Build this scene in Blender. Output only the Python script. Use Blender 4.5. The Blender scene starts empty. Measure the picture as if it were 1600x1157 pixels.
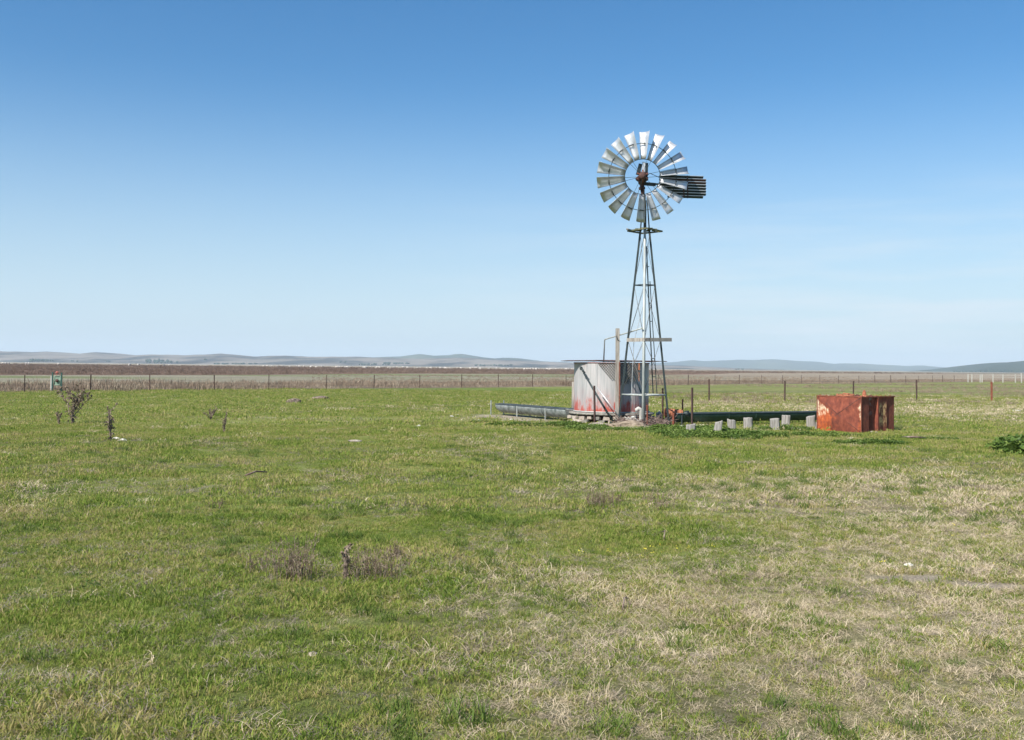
import bpy, bmesh, math, random
import numpy as np
from mathutils import Vector, Matrix, Euler

random.seed(7); RNG = np.random.default_rng(7)
S = bpy.context.scene
COL = S.collection
R = math.radians

# ------------------------------------------------------------------ camera
FPX, PX, PY = 1556.0, 800.0, 533.0
CAMZ = 1.6
cam_d = bpy.data.cameras.new('camera'); cam = bpy.data.objects.new('camera', cam_d); COL.objects.link(cam)
cam_d.sensor_width = 36; cam_d.lens = FPX / 1600 * 36
cam_d.shift_y = -(578.5 - PY) / 1600
cam_d.clip_start = 0.05; cam_d.clip_end = 40000
CROT = Matrix.Rotation(R(90) + math.atan(40.8 / FPX), 4, 'X') @ Matrix.Rotation(R(0.59), 4, 'Z')
cam.matrix_world = Matrix.Translation((0, 0, CAMZ)) @ CROT
S.camera = cam
# ------------------------------------------------------------------ light
SUN_EL, SUN_AZ = 46.0, 42.0          # azimuth: degrees to the left of straight behind the camera
sx, sy, sz = -math.sin(R(SUN_AZ)) * math.cos(R(SUN_EL)), -math.cos(R(SUN_AZ)) * math.cos(R(SUN_EL)), math.sin(R(SUN_EL))
sun_d = bpy.data.lights.new('sun', 'SUN'); sun_d.energy = 5.0; sun_d.angle = R(0.5); sun_d.color = (1, 0.955, 0.89)
sun = bpy.data.objects.new('sun', sun_d); COL.objects.link(sun)
sun.rotation_euler = Vector((sx, sy, sz)).to_track_quat('Z', 'Y').to_euler(); sun.location = (-30, -40, 60)
W = bpy.data.worlds.new('World'); S.world = W; W.use_nodes = True
wn, wl = W.node_tree.nodes, W.node_tree.links
wn.clear()
wo = wn.new('ShaderNodeOutputWorld'); bg = wn.new('ShaderNodeBackground'); sky = wn.new('ShaderNodeTexSky')
sky.sky_type = 'NISHITA'; sky.sun_disc = False; sky.sun_elevation = R(SUN_EL)
sky.sun_rotation = math.atan2(sx, sy)
sky.altitude = 300; sky.air_density = 1.0; sky.dust_density = 0.35; sky.ozone_density = 2.2
bg.inputs['Strength'].default_value = 0.093
# thin cirrus low in the sky (direction based)
tc = wn.new('ShaderNodeTexCoord'); mp = wn.new('ShaderNodeMapping'); mp.inputs['Scale'].default_value = (2.2, 2.2, 22)
mp.inputs['Rotation'].default_value = (0, R(-3), 0)
nz = wn.new('ShaderNodeTexNoise'); nz.inputs['Scale'].default_value = 2.3; nz.inputs['Detail'].default_value = 7; nz.inputs['Roughness'].default_value = 0.55
rp = wn.new('ShaderNodeValToRGB'); rp.color_ramp.elements[0].position = 0.42; rp.color_ramp.elements[1].position = 0.70
sp = wn.new('ShaderNodeSeparateXYZ')
mz = wn.new('ShaderNodeMapRange'); mz.inputs[1].default_value = 0.19; mz.inputs[2].default_value = 0.05; mz.clamp = True
mxx = wn.new('ShaderNodeMapRange'); mxx.inputs[1].default_value = -0.15; mxx.inputs[2].default_value = 0.25; mxx.clamp = True
mu1 = wn.new('ShaderNodeMath'); mu1.operation = 'MULTIPLY'; mu2 = wn.new('ShaderNodeMath'); mu2.operation = 'MULTIPLY'
mu3 = wn.new('ShaderNodeMath'); mu3.operation = 'MULTIPLY'; mu3.inputs[1].default_value = 0.7
mx = wn.new('ShaderNodeMix'); mx.data_type = 'RGBA'; mx.inputs[7].default_value = (5.6, 6.2, 6.7, 1)
hs = wn.new('ShaderNodeHueSaturation'); hs.inputs['Saturation'].default_value = 1.36; hs.inputs['Hue'].default_value = 0.4985; hs.inputs['Value'].default_value = 1.0
wl.new(tc.outputs['Generated'], mp.inputs['Vector']); wl.new(mp.outputs[0], nz.inputs['Vector']); wl.new(nz.outputs[0], rp.inputs[0])
wl.new(tc.outputs['Generated'], sp.inputs[0]); wl.new(sp.outputs[2], mz.inputs[0]); wl.new(sp.outputs[0], mxx.inputs[0])
wl.new(rp.outputs[0], mu1.inputs[0]); wl.new(mz.outputs[0], mu1.inputs[1]); wl.new(mu1.outputs[0], mu2.inputs[0]); wl.new(mxx.outputs[0], mu2.inputs[1])
wl.new(mu2.outputs[0], mu3.inputs[0]); wl.new(mu3.outputs[0], mx.inputs[0])
wl.new(sky.outputs[0], hs.inputs['Color'])
mh = wn.new('ShaderNodeMapRange'); mh.inputs[1].default_value = 0.29; mh.inputs[2].default_value = -0.02; mh.inputs[4].default_value = 0.86; mh.clamp = True; mh.interpolation_type = 'SMOOTHSTEP'
mhx = wn.new('ShaderNodeMix'); mhx.data_type = 'RGBA'; mhx.inputs[7].default_value = (3.9, 5.05, 6.1, 1)
wl.new(sp.outputs[2], mh.inputs[0]); wl.new(mh.outputs[0], mhx.inputs[0]); wl.new(hs.outputs[0], mhx.inputs[6]); wl.new(mhx.outputs[2], mx.inputs[6])
wl.new(mx.outputs[2], bg.inputs['Color']); wl.new(bg.outputs[0], wo.inputs[0])
S.view_settings.view_transform = 'Standard'; S.view_settings.look = 'None'
S.view_settings.exposure = 0.58; S.view_settings.gamma = 1.0
S.render.engine = 'CYCLES'
S.cycles.transparent_max_bounces = 12; S.cycles.max_bounces = 6; S.cycles.volume_bounces = 1
S.render.resolution_x = 1024; S.render.resolution_y = 740

# ------------------------------------------------------------------ helpers
def ray(px, py):
    return (CROT.to_3x3() @ Vector(((px - PX) / FPX, (PY - py) / FPX, -1))).normalized()
def at(px, py, Y):
    d = ray(px, py); return Vector((0, 0, CAMZ)) + d * (Y / d.y)
def gp(px, py, z=0.0):
    d = ray(px, py); return Vector((0, 0, CAMZ)) + d * ((z - CAMZ) / d.z)
def gx(px, Y):                       # ground point on the column of the photo at a depth
    d = ray(px, 574 + 1556 * 1.6 / Y); k = Y / d.y
    return Vector((d.x * k, Y, 0))

def vnoise(x, y, seed=0):
    xi = np.floor(x).astype(np.int64); yi = np.floor(y).astype(np.int64); xf = x - xi; yf = y - yi
    def h(a, b):
        n = (a * 374761393 + b * 668265263 + seed * 974711) & 0xffffffff
        n = ((n ^ (n >> 13)) * 1274126177) & 0xffffffff
        return ((n ^ (n >> 16)) & 0xffff) / 65535.0
    u = xf * xf * (3 - 2 * xf); v = yf * yf * (3 - 2 * yf)
    return (h(xi, yi) * (1 - u) + h(xi + 1, yi) * u) * (1 - v) + (h(xi, yi + 1) * (1 - u) + h(xi + 1, yi + 1) * u) * v
def fbm(x, y, s=1.0, oct=4, seed=0):
    x = np.asarray(x, float) / s; y = np.asarray(y, float) / s; a = 0.5; t = 0; w = 0
    for i in range(oct):
        t = t + a * vnoise(x + i * 17.3, y - i * 9.1, seed + i); w += a; a *= 0.5; x = x * 2.03; y = y * 2.03
    return t / w

def tag(o, label=None, cat=None, group=None, kind=None):
    if label: o['label'] = label
    if cat: o['category'] = cat
    if group: o['group'] = group
    if kind: o['kind'] = kind
    return o
def empty(name, loc, label, cat, rz=0, group=None):
    o = bpy.data.objects.new(name, None); COL.objects.link(o); o.location = loc; o.rotation_euler = (0, 0, rz)
    o.empty_display_size = 0.2
    return tag(o, label, cat, group)

class MB:
    """collects shapes into one bmesh"""
    def __init__(s): s.b = bmesh.new()
    def box(s, c, d, rot=None, taper=1.0, jit=0):
        vs = []
        m = rot if rot is not None else Matrix.Identity(3)
        for dz in (-1, 1):
            k = taper if dz > 0 else 1
            for dx, dy in ((-1, -1), (1, -1), (1, 1), (-1, 1)):
                p = Vector((dx * d[0] / 2 * k, dy * d[1] / 2 * k, dz * d[2] / 2))
                if jit: p += Vector([random.uniform(-jit, jit) for _ in range(3)])
                vs.append(s.b.verts.new(m @ p + Vector(c)))
        for f in ((3, 2, 1, 0), (4, 5, 6, 7), (0, 1, 5, 4), (1, 2, 6, 5), (2, 3, 7, 6), (3, 0, 4, 7)):
            s.b.faces.new([vs[i] for i in f])
        return s
    def beam(s, p0, p1, w, h, up=(0, 0, 1)):
        p0 = Vector(p0); p1 = Vector(p1); z = (p1 - p0); L = z.length; z.normalize()
        x = Vector(up).cross(z)
        if x.length < 1e-4: x = Vector((1, 0, 0))
        x.normalize(); y = z.cross(x)
        m = Matrix((x, y, z)).transposed()
        return s.box((p0 + p1) / 2, (w, h, L), m)
    def path(s, pts, rad, n=8, cap=True, smooth=True):
        pts = [Vector(p) for p in pts]; rad = rad if isinstance(rad, (list, tuple)) else [rad] * len(pts)
        rings = []; ref = None
        for i, p in enumerate(pts):
            t = (pts[min(i + 1, len(pts) - 1)] - pts[max(i - 1, 0)]).normalized()
            if ref is None: ref = Vector((0, 0, 1)) if abs(t.z) < 0.9 else Vector((1, 0, 0))
            x = (ref - t * ref.dot(t)).normalized(); y = t.cross(x); ref = x
            rings.append([s.b.verts.new(p + (x * math.cos(a) + y * math.sin(a)) * rad[i]) for a in [2 * math.pi * k / n for k in range(n)]])
        for a, b in zip(rings, rings[1:]):
            for k in range(n):
                f = s.b.faces.new((a[k], a[(k + 1) % n], b[(k + 1) % n], b[k])); f.smooth = smooth and n > 5
        if cap:
            s.b.faces.new(rings[0][::-1]); s.b.faces.new(rings[-1])
        return s
    def tube(s, p0, p1, r, r1=None, n=8): return s.path([p0, p1], [r, r if r1 is None else r1], n)
    def ring(s, fn, r, seg=48, n=6):
        pts = [Vector(fn(2 * math.pi * k / seg)) for k in range(seg)]; c = sum(pts, Vector()) / seg; rings = []
        nn = (pts[0] - c).cross(pts[seg // 4] - c).normalized()
        for p in pts:
            x = (p - c).normalized()
            rings.append([s.b.verts.new(p + (x * math.cos(a) + nn * math.sin(a)) * r) for a in [2 * math.pi * k / n for k in range(n)]])
        for i in range(seg):
            a, b = rings[i], rings[(i + 1) % seg]
            for k in range(n): s.b.faces.new((a[k], b[k], b[(k + 1) % n], a[(k + 1) % n])).smooth = True
        return s
    def lathe(s, prof, c=(0, 0, 0), n=24, m=None):
        m = m or Matrix.Identity(3); rings = []
        for r, z in prof:
            rings.append([s.b.verts.new(m @ Vector((r * math.cos(2 * math.pi * k / n), r * math.sin(2 * math.pi * k / n), z)) + Vector(c)) for k in range(n)])
        for a, b in zip(rings, rings[1:]):
            for k in range(n):
                f = s.b.faces.new((a[k], a[(k + 1) % n], b[(k + 1) % n], b[k])); f.smooth = True
        if prof[0][0] > 1e-4: s.b.faces.new(rings[0][::-1])
        if prof[-1][0] > 1e-4: s.b.faces.new(rings[-1])
        return s
    def grid(s, fn, nu, nv, smooth=True):
        g = [[s.b.verts.new(fn(u / nu, v / nv)) for v in range(nv + 1)] for u in range(nu + 1)]
        for i in range(nu):
            for j in range(nv):
                s.b.faces.new((g[i][j], g[i + 1][j], g[i + 1][j + 1], g[i][j + 1])).smooth = smooth
        return s
    def lump(s, c, r, sub=2, amp=0.25, seed=0):
        t = bmesh.new(); bmesh.ops.create_icosphere(t, subdivisions=sub, radius=1)
        mp_ = {}
        rr = random.Random(seed); o = [rr.uniform(0, 50) for _ in range(3)]
        from mathutils import noise
        for v in t.verts:
            k = 1 + amp * noise.noise(v.co * 1.3 + Vector(o)) * 1.6 + amp * 0.4 * noise.noise(v.co * 3.7 + Vector(o))
            mp_[v.index] = s.b.verts.new(Vector((v.co.x * r[0], v.co.y * r[1], v.co.z * r[2])) * k + Vector(c))
        for f in t.faces: s.b.faces.new([mp_[v.index] for v in f.verts])
        t.free(); return s
    def out(s, name, m, parent=None, smooth=None):
        me = bpy.data.meshes.new(name); bmesh.ops.remove_doubles(s.b, verts=s.b.verts, dist=1e-6)
        bmesh.ops.recalc_face_normals(s.b, faces=s.b.faces)
        s.b.to_mesh(me); s.b.free(); me.materials.append(m)
        o = bpy.data.objects.new(name, me); COL.objects.link(o)
        if parent: o.parent = parent
        return o

def local(parent, *pts):
    """world points -> local coordinates of an empty at parent.location (no rotation)"""
    return [Vector(p) - parent.location for p in pts]

# ------------------------------------------------------------------ materials
def newmat(name):
    m = bpy.data.materials.new(name); m.use_nodes = True
    n, l = m.node_tree.nodes, m.node_tree.links
    return m, n, l, n['Principled BSDF']
def ramp(n, stops):
    r = n.new('ShaderNodeValToRGB'); e = r.color_ramp.elements
    while len(e) < len(stops): e.new(0.5)
    for k, (p, c) in zip(e, stops): k.position = p; k.color = (*c, 1)
    return r
def noisemat(name, stops, scale=8, detail=8, rough=0.8, metal=0.0, bump=0.3, stretch=(1, 1, 1), rvar=0.1, dist=0.0):
    m, n, l, b = newmat(name)
    tc = n.new('ShaderNodeTexCoord'); mp = n.new('ShaderNodeMapping'); mp.inputs['Scale'].default_value = stretch
    nz = n.new('ShaderNodeTexNoise'); nz.inputs['Scale'].default_value = scale; nz.inputs['Detail'].default_value = detail; nz.inputs['Roughness'].default_value = 0.62
    nz.inputs['Distortion'].default_value = dist
    l.new(tc.outputs['Object'], mp.inputs[0]); l.new(mp.outputs[0], nz.inputs['Vector'])
    r = ramp(n, stops); l.new(nz.outputs[0], r.inputs[0]); l.new(r.outputs[0], b.inputs['Base Color'])
    b.inputs['Metallic'].default_value = metal
    mr = n.new('ShaderNodeMapRange'); mr.inputs[3].default_value = rough - rvar; mr.inputs[4].default_value = min(1, rough + rvar)
    l.new(nz.outputs[0], mr.inputs[0]); l.new(mr.outputs[0], b.inputs['Roughness'])
    if bump:
        bp = n.new('ShaderNodeBump'); bp.inputs['Strength'].default_value = bump; bp.inputs['Distance'].default_value = 0.02
        l.new(nz.outputs[0], bp.inputs['Height']); l.new(bp.outputs[0], b.inputs['Normal'])
    return m
M = {}
M['galv'] = noisemat('galvanised_blade', [(0.3, (0.46, 0.48, 0.49)), (0.5, (0.60, 0.61, 0.61)), (0.75, (0.70, 0.69, 0.66))], 4, 7, 0.45, 0.6, 0.15)
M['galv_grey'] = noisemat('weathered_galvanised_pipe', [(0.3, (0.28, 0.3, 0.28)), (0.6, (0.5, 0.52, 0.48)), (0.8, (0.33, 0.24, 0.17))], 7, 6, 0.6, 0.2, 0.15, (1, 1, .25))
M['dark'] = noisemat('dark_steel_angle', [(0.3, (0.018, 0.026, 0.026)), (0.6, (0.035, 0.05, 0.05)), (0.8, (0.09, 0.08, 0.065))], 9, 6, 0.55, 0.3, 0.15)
M['rust'] = noisemat('flaking_rust', [(0.25, (0.07, 0.022, 0.014)), (0.5, (0.2, 0.055, 0.03)), (0.75, (0.34, 0.13, 0.065))], 14, 10, 0.9, 0.0, 0.5)
M['rust_orange'] = noisemat('orange_rust', [(0.3, (0.14, 0.045, 0.022)), (0.5, (0.33, 0.115, 0.055)), (0.7, (0.55, 0.26, 0.14))], 20, 10, 0.9, 0.0, 0.5)
M['rust_dark'] = noisemat('dark_rust', [(0.3, (0.03, 0.02, 0.018)), (0.55, (0.09, 0.04, 0.03)), (0.8, (0.18, 0.08, 0.05))], 12, 8, 0.85, 0.0, 0.4)
M['picket'] = noisemat('picket_steel', [(0.3, (0.045, 0.028, 0.024)), (0.6, (0.10, 0.055, 0.042)), (0.8, (0.16, 0.1, 0.08))], 6, 6, 0.8, 0.1, 0.2)
M['wood'] = noisemat('grey_weathered_timber', [(0.25, (0.1, 0.085, 0.07)), (0.5, (0.3, 0.27, 0.23)), (0.75, (0.47, 0.43, 0.37))], 9, 9, 0.9, 0, 0.6, (3, 3, .3))
M['wood_lichen'] = noisemat('lichened_timber', [(0.3, (0.035, 0.035, 0.02)), (0.55, (0.12, 0.12, 0.06)), (0.75, (0.42, 0.4, 0.3))], 9, 9, 0.9, 0, 0.5, (1, 1, 1))
M['stumpwood'] = noisemat('bleached_stump', [(0.3, (0.08, 0.07, 0.06)), (0.47, (0.29, 0.265, 0.235)), (0.7, (0.46, 0.43, 0.38))], 8, 9, 0.95, 0, 0.9, (5, 5, .35))
M['stone'] = noisemat('field_stone', [(0.25, (0.16, 0.13, 0.1)), (0.5, (0.36, 0.3, 0.24)), (0.75, (0.52, 0.47, 0.4))], 9, 9, 0.95, 0, 0.7)
M['white_stone'] = noisemat('bleached_stone', [(0.25, (0.4, 0.37, 0.31)), (0.6, (0.66, 0.62, 0.53))], 12, 8, 0.95, 0, 0.5)
M['concrete'] = noisemat('old_concrete', [(0.3, (0.08, 0.075, 0.06)), (0.5, (0.21, 0.195, 0.165)), (0.72, (0.35, 0.33, 0.28))], 11, 9, 0.95, 0, 0.6)
M['trough_green'] = noisemat('green_painted_trough', [(0.3, (0.012, 0.035, 0.025)), (0.6, (0.025, 0.06, 0.042)), (0.85, (0.1, 0.1, 0.07))], 5, 8, 0.6, 0.1, 0.2, (1, 1, 1))
M['trough_galv'] = noisemat('galvanised_trough', [(0.3, (0.09, 0.11, 0.10)), (0.5, (0.21, 0.235, 0.22)), (0.7, (0.36, 0.37, 0.35))], 6, 9, 0.6, 0.25, 0.2)
M['rim_dark'] = noisemat('trough_rim', [(0.3, (0.03, 0.045, 0.05)), (0.7, (0.09, 0.11, 0.12))], 9, 6, 0.6, 0.2, 0.2)
M['thistle'] = noisemat('dead_thistle', [(0.3, (0.04, 0.028, 0.02)), (0.5, (0.17, 0.125, 0.09)), (0.7, (0.38, 0.31, 0.22))], 16, 6, 0.95, 0, 0.3)
M['stalk'] = noisemat('dry_weed_stalk', [(0.35, (0.07, 0.045, 0.03)), (0.5, (0.19, 0.135, 0.09)), (0.65, (0.38, 0.30, 0.21))], 20, 4, 0.95, 0, 0.1)
M['branch'] = noisemat('dead_branch', [(0.25, (0.05, 0.03, 0.024)), (0.5, (0.15, 0.1, 0.08)), (0.75, (0.34, 0.28, 0.22))], 10, 6, 0.95, 0, 0.4)
M['white_paint'] = noisemat('white_rail_paint', [(0.3, (0.34, 0.32, 0.28)), (0.6, (0.48, 0.46, 0.41))], 4, 5, 0.8, 0, 0.1)
M['green_post'] = noisemat('green_painted_steel', [(0.3, (0.015, 0.06, 0.045)), (0.7, (0.03, 0.09, 0.07))], 4, 5, 0.6, 0, 0.1)
M['pale_green'] = noisemat('pale_green_panel', [(0.3, (0.16, 0.24, 0.17)), (0.7, (0.24, 0.32, 0.23))], 8, 5, 0.7, 0, 0.1)
M['red'] = noisemat('faded_red_paint', [(0.3, (0.3, 0.07, 0.05)), (0.7, (0.45, 0.16, 0.12))], 8, 5, 0.7, 0, 0.1)
M['wool'] = noisemat('dusty_wool', [(0.3, (0.42, 0.38, 0.32)), (0.7, (0.62, 0.57, 0.5))], 9, 5, 1, 0, 0.4)
M['face_dark'] = noisemat('dark_hide', [(0.3, (0.05, 0.045, 0.04)), (0.7, (0.09, 0.08, 0.07))], 9, 4, 0.9, 0, 0.1)
M['sack'] = noisemat('pale_sacking', [(0.3, (0.4, 0.34, 0.22)), (0.6, (0.62, 0.57, 0.47)), (0.8, (0.7, 0.67, 0.6))], 7, 6, 0.9, 0, 0.4)
M['wire'] = noisemat('fence_wire', [(0.3, (0.1, 0.09, 0.08)), (0.7, (0.2, 0.19, 0.17))], 3, 3, 0.6, 0.5, 0)
M['farwood'] = noisemat('far_tree_foliage', [(0.3, (0.012, 0.03, 0.02)), (0.6, (0.03, 0.055, 0.03)), (0.8, (0.05, 0.07, 0.04))], 0.1, 6, 1, 0, 0)

# water tank: galvanised above, faded red paint low down, rust at the rim (object space)
def tank_mat():
    m, n, l, b = newmat('faded_tank_steel')
    tc = n.new('ShaderNodeTexCoord'); sp = n.new('ShaderNodeSeparateXYZ'); l.new(tc.outputs['Object'], sp.inputs[0])
    mp = n.new('ShaderNodeMapping'); mp.inputs['Scale'].default_value = (1.6, 1.6, .8); l.new(tc.outputs['Object'], mp.inputs[0])
    n1 = n.new('ShaderNodeTexNoise'); n1.inputs['Scale'].default_value = 3.0; n1.inputs['Detail'].default_value = 9; n1.inputs['Roughness'].default_value = 0.68; l.new(mp.outputs[0], n1.inputs['Vector'])
    mp2 = n.new('ShaderNodeMapping'); mp2.inputs['Scale'].default_value = (7, 7, .5); l.new(tc.outputs['Object'], mp2.inputs[0])
    n2 = n.new('ShaderNodeTexNoise'); n2.inputs['Scale'].default_value = 2; n2.inputs['Detail'].default_value = 6; l.new(mp2.outputs[0], n2.inputs['Vector'])
    base = ramp(n, [(0.3, (0.28, 0.28, 0.275)), (0.5, (0.40, 0.39, 0.375)), (0.7, (0.50, 0.46, 0.44))]); l.new(n2.outputs[0], base.inputs[0])
    # red factor
    a = n.new('ShaderNodeMapRange'); a.inputs[1].default_value = 0.85; a.inputs[2].default_value = 0.0; a.inputs[3].default_value = -0.22; a.inputs[4].default_value = 0.37; l.new(sp.outputs[2], a.inputs[0])
    c = n.new('ShaderNodeMath'); c.operation = 'ADD'; l.new(a.outputs[0], c.inputs[0]); l.new(n1.outputs[0], c.inputs[1])
    st = n.new('ShaderNodeMath'); st.operation = 'MULTIPLY_ADD'; st.inputs[1].default_value = 0.35; st.inputs[2].default_value = -0.17; l.new(n2.outputs[0], st.inputs[0])
    c2 = n.new('ShaderNodeMath'); c2.operation = 'ADD'; l.new(c.outputs[0], c2.inputs[0]); l.new(st.outputs[0], c2.inputs[1])
    f = n.new('ShaderNodeMapRange'); f.inputs[1].default_value = 0.60; f.inputs[2].default_value = 0.80; l.new(c2.outputs[0], f.inputs[0])
    mx1 = n.new('ShaderNodeMix'); mx1.data_type = 'RGBA'; mx1.inputs[7].default_value = (0.40, 0.085, 0.06, 1)
    l.new(f.outputs[0], mx1.inputs[0]); l.new(base.outputs[0], mx1.inputs[6])
    # pinkish wash over mid height
    fw = n.new('ShaderNodeMapRange'); fw.inputs[1].default_value = 0.35; fw.inputs[2].default_value = 0.7; fw.inputs[4].default_value = 0.35; l.new(c2.outputs[0], fw.inputs[0])
    mx0 = n.new('ShaderNodeMix'); mx0.data_type = 'RGBA'; mx0.inputs[7].default_value = (0.44, 0.27, 0.26, 1)
    l.new(fw.outputs[0], mx0.inputs[0]); l.new(base.outputs[0], mx0.inputs[6]); l.new(mx0.outputs[2], mx1.inputs[6])
    # rust near the rim
    r = n.new('ShaderNodeMapRange'); r.inputs[1].default_value = 1.28; r.inputs[2].default_value = 1.5; l.new(sp.outputs[2], r.inputs[0])
    r2 = n.new('ShaderNodeMath'); r2.operation = 'MULTIPLY'; l.new(r.outputs[0], r2.inputs[0])
    r3 = n.new('ShaderNodeMapRange'); r3.inputs[1].default_value = 0.45; r3.inputs[2].default_value = 0.62; l.new(n1.outputs[0], r3.inputs[0]); l.new(r3.outputs[0], r2.inputs[1])
    mx2 = n.new('ShaderNodeMix'); mx2.data_type = 'RGBA'; mx2.inputs[7].default_value = (0.28, 0.13, 0.075, 1); l.new(r2.outputs[0], mx2.inputs[0]); l.new(mx1.outputs[2], mx2.inputs[6])
    l.new(mx2.outputs[2], b.inputs['Base Color']); b.inputs['Roughness'].default_value = 0.6; b.inputs['Metallic'].default_value = 0.1
    bp = n.new('ShaderNodeBump'); bp.inputs['Strength'].default_value = 0.25; bp.inputs['Distance'].default_value = 0.01; l.new(n2.outputs[0], bp.inputs['Height']); l.new(bp.outputs[0], b.inputs['Normal'])
    return m
M['tank'] = tank_mat()

# rusty cubic tank: brown-red oxide with orange flakes and remains of white paint (object space)
def boxtank_mat(name, side=False):
    m, n, l, b = newmat(name)
    tc = n.new('ShaderNodeTexCoord'); sp = n.new('ShaderNodeSeparateXYZ'); l.new(tc.outputs['Object'], sp.inputs[0])
    n1 = n.new('ShaderNodeTexNoise'); n1.inputs['Scale'].default_value = 11; n1.inputs['Detail'].default_value = 10; n1.inputs['Roughness'].default_value = .72
    mp = n.new('ShaderNodeMapping'); mp.inputs['Scale'].default_value = (1, 1, .55); l.new(tc.outputs['Object'], mp.inputs[0]); l.new(mp.outputs[0], n1.inputs['Vector'])
    n2 = n.new('ShaderNodeTexNoise'); n2.inputs['Scale'].default_value = 2.4; n2.inputs['Detail'].default_value = 5; l.new(tc.outputs['Object'], n2.inputs['Vector'])
    base = ramp(n, [(0.3, (0.08, 0.023, 0.014)), (0.5, (0.195, 0.047, 0.026)), (0.72, (0.32, 0.092, 0.045))]); l.new(n1.outputs[0], base.inputs[0])
    if side:
        # ochre flaking patch on the second bay
        u = n.new('ShaderNodeMapRange'); u.inputs[1].default_value = 0.0; u.inputs[2].default_value = 0.03
        def band(out, lo, hi, sft):
            a = n.new('ShaderNodeMapRange'); a.inputs[1].default_value = lo; a.inputs[2].default_value = lo + sft; l.new(out, a.inputs[0])
            c = n.new('ShaderNodeMapRange'); c.inputs[1].default_value = hi; c.inputs[2].default_value = hi - sft; l.new(out, c.inputs[0])
            mm = n.new('ShaderNodeMath'); mm.operation = 'MULTIPLY'; l.new(a.outputs[0], mm.inputs[0]); l.new(c.outputs[0], mm.inputs[1]); return mm
        b1 = band(sp.outputs[1], 0.87, 1.24, 0.04); b2 = band(sp.outputs[2], 0.1, 0.8, 0.15)
        mm = n.new('ShaderNodeMath'); mm.operation = 'MULTIPLY'; l.new(b1.outputs[0], mm.inputs[0]); l.new(b2.outputs[0], mm.inputs[1])
        th = n.new('ShaderNodeMapRange'); th.inputs[1].default_value = 0.46; th.inputs[2].default_value = 0.56; l.new(n1.outputs[0], th.inputs[0])
        m2 = n.new('ShaderNodeMath'); m2.operation = 'MULTIPLY'; l.new(mm.outputs[0], m2.inputs[0]); l.new(th.outputs[0], m2.inputs[1])
        mx = n.new('ShaderNodeMix'); mx.data_type = 'RGBA'; mx.inputs[7].default_value = (0.62, 0.4, 0.18, 1)
        l.new(m2.outputs[0], mx.inputs[0]); l.new(base.outputs[0], mx.inputs[6]); col = mx
        b3 = band(sp.outputs[1], 0.50, 0.60, 0.03); th3 = n.new('ShaderNodeMapRange'); th3.inputs[1].default_value = 0.47; th3.inputs[2].default_value = 0.6; l.new(n2.outputs[0], th3.inputs[0])
        m3 = n.new('ShaderNodeMath'); m3.operation = 'MULTIPLY'; l.new(b3.outputs[0], m3.inputs[0]); l.new(th3.outputs[0], m3.inputs[1])
        mx3 = n.new('ShaderNodeMix'); mx3.data_type = 'RGBA'; mx3.inputs[7].default_value = (0.4, 0.37, 0.36, 1)
        l.new(m3.outputs[0], mx3.inputs[0]); l.new(mx.outputs[2], mx3.inputs[6]); col = mx3
    else:
        # local x runs 0 (left) .. 1.28 (right corner); orange/white in the left triangle and along the right edge
        def mth(op, a, bb):
            q = n.new('ShaderNodeMath'); q.operation = op
            for i, v in ((0, a), (1, bb)):
                if isinstance(v, (int, float)): q.inputs[i].default_value = v
                else: l.new(v, q.inputs[i])
            return q.outputs[0]
        X, Z = sp.outputs[0], sp.outputs[2]
        # left wedge: between the two diagonals and x<0.5
        up = mth('SUBTRACT', mth('MULTIPLY_ADD', X, -0.727), 0)
        dg = n.new('ShaderNodeMath'); dg.operation = 'MULTIPLY_ADD'; l.new(X, dg.inputs[0]); dg.inputs[1].default_value = -0.75; dg.inputs[2].default_value = 0.88
        w1 = mth('SUBTRACT', dg.outputs[0], Z)                                      # >0 below the falling diagonal
        f1 = n.new('ShaderNodeMapRange'); f1.inputs[1].default_value = 0.0; f1.inputs[2].default_value = 0.08; l.new(w1, f1.inputs[0])
        f2 = n.new('ShaderNodeMapRange'); f2.inputs[1].default_value = 0.72; f2.inputs[2].default_value = 0.35; l.new(X, f2.inputs[0])
        w = mth('MULTIPLY', f1.outputs[0], f2.outputs[0])
        e = n.new('ShaderNodeMapRange'); e.inputs[1].default_value = 1.16; e.inputs[2].default_value = 1.27; l.new(X, e.inputs[0])
        ez = n.new('ShaderNodeMapRange'); ez.inputs[1].default_value = 0.85; ez.inputs[2].default_value = 0.7; l.new(Z, ez.inputs[0])
        w = mth('MAXIMUM', w, mth('MULTIPLY', e.outputs[0], ez.outputs[0]))
        sgn = mth('ADD', mth('MULTIPLY', w, 0.30), n1.outputs[0])
        fo = n.new('ShaderNodeMapRange'); fo.inputs[1].default_value = 0.62; fo.inputs[2].default_value = 0.90; l.new(sgn, fo.inputs[0])
        mx = n.new('ShaderNodeMix'); mx.data_type = 'RGBA'; mx.inputs[7].default_value = (0.50, 0.105, 0.02, 1); l.new(fo.outputs[0], mx.inputs[0]); l.new(base.outputs[0], mx.inputs[6])
        # white paint remains, mostly mid height
        zb = n.new('ShaderNodeMapRange'); zb.inputs[1].default_value = 0.16; zb.inputs[2].default_value = 0.62; l.new(Z, zb.inputs[0])
        lx = n.new('ShaderNodeMapRange'); lx.inputs[1].default_value = 0.5; lx.inputs[2].default_value = 0.0; l.new(X, lx.inputs[0])
        ws = mth('ADD', mth('ADD', mth('MULTIPLY', mth('MULTIPLY', zb.outputs[0], w), 0.22), mth('MULTIPLY', mth('MULTIPLY', w, lx.outputs[0]), 0.06)), n1.outputs[0])
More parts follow.
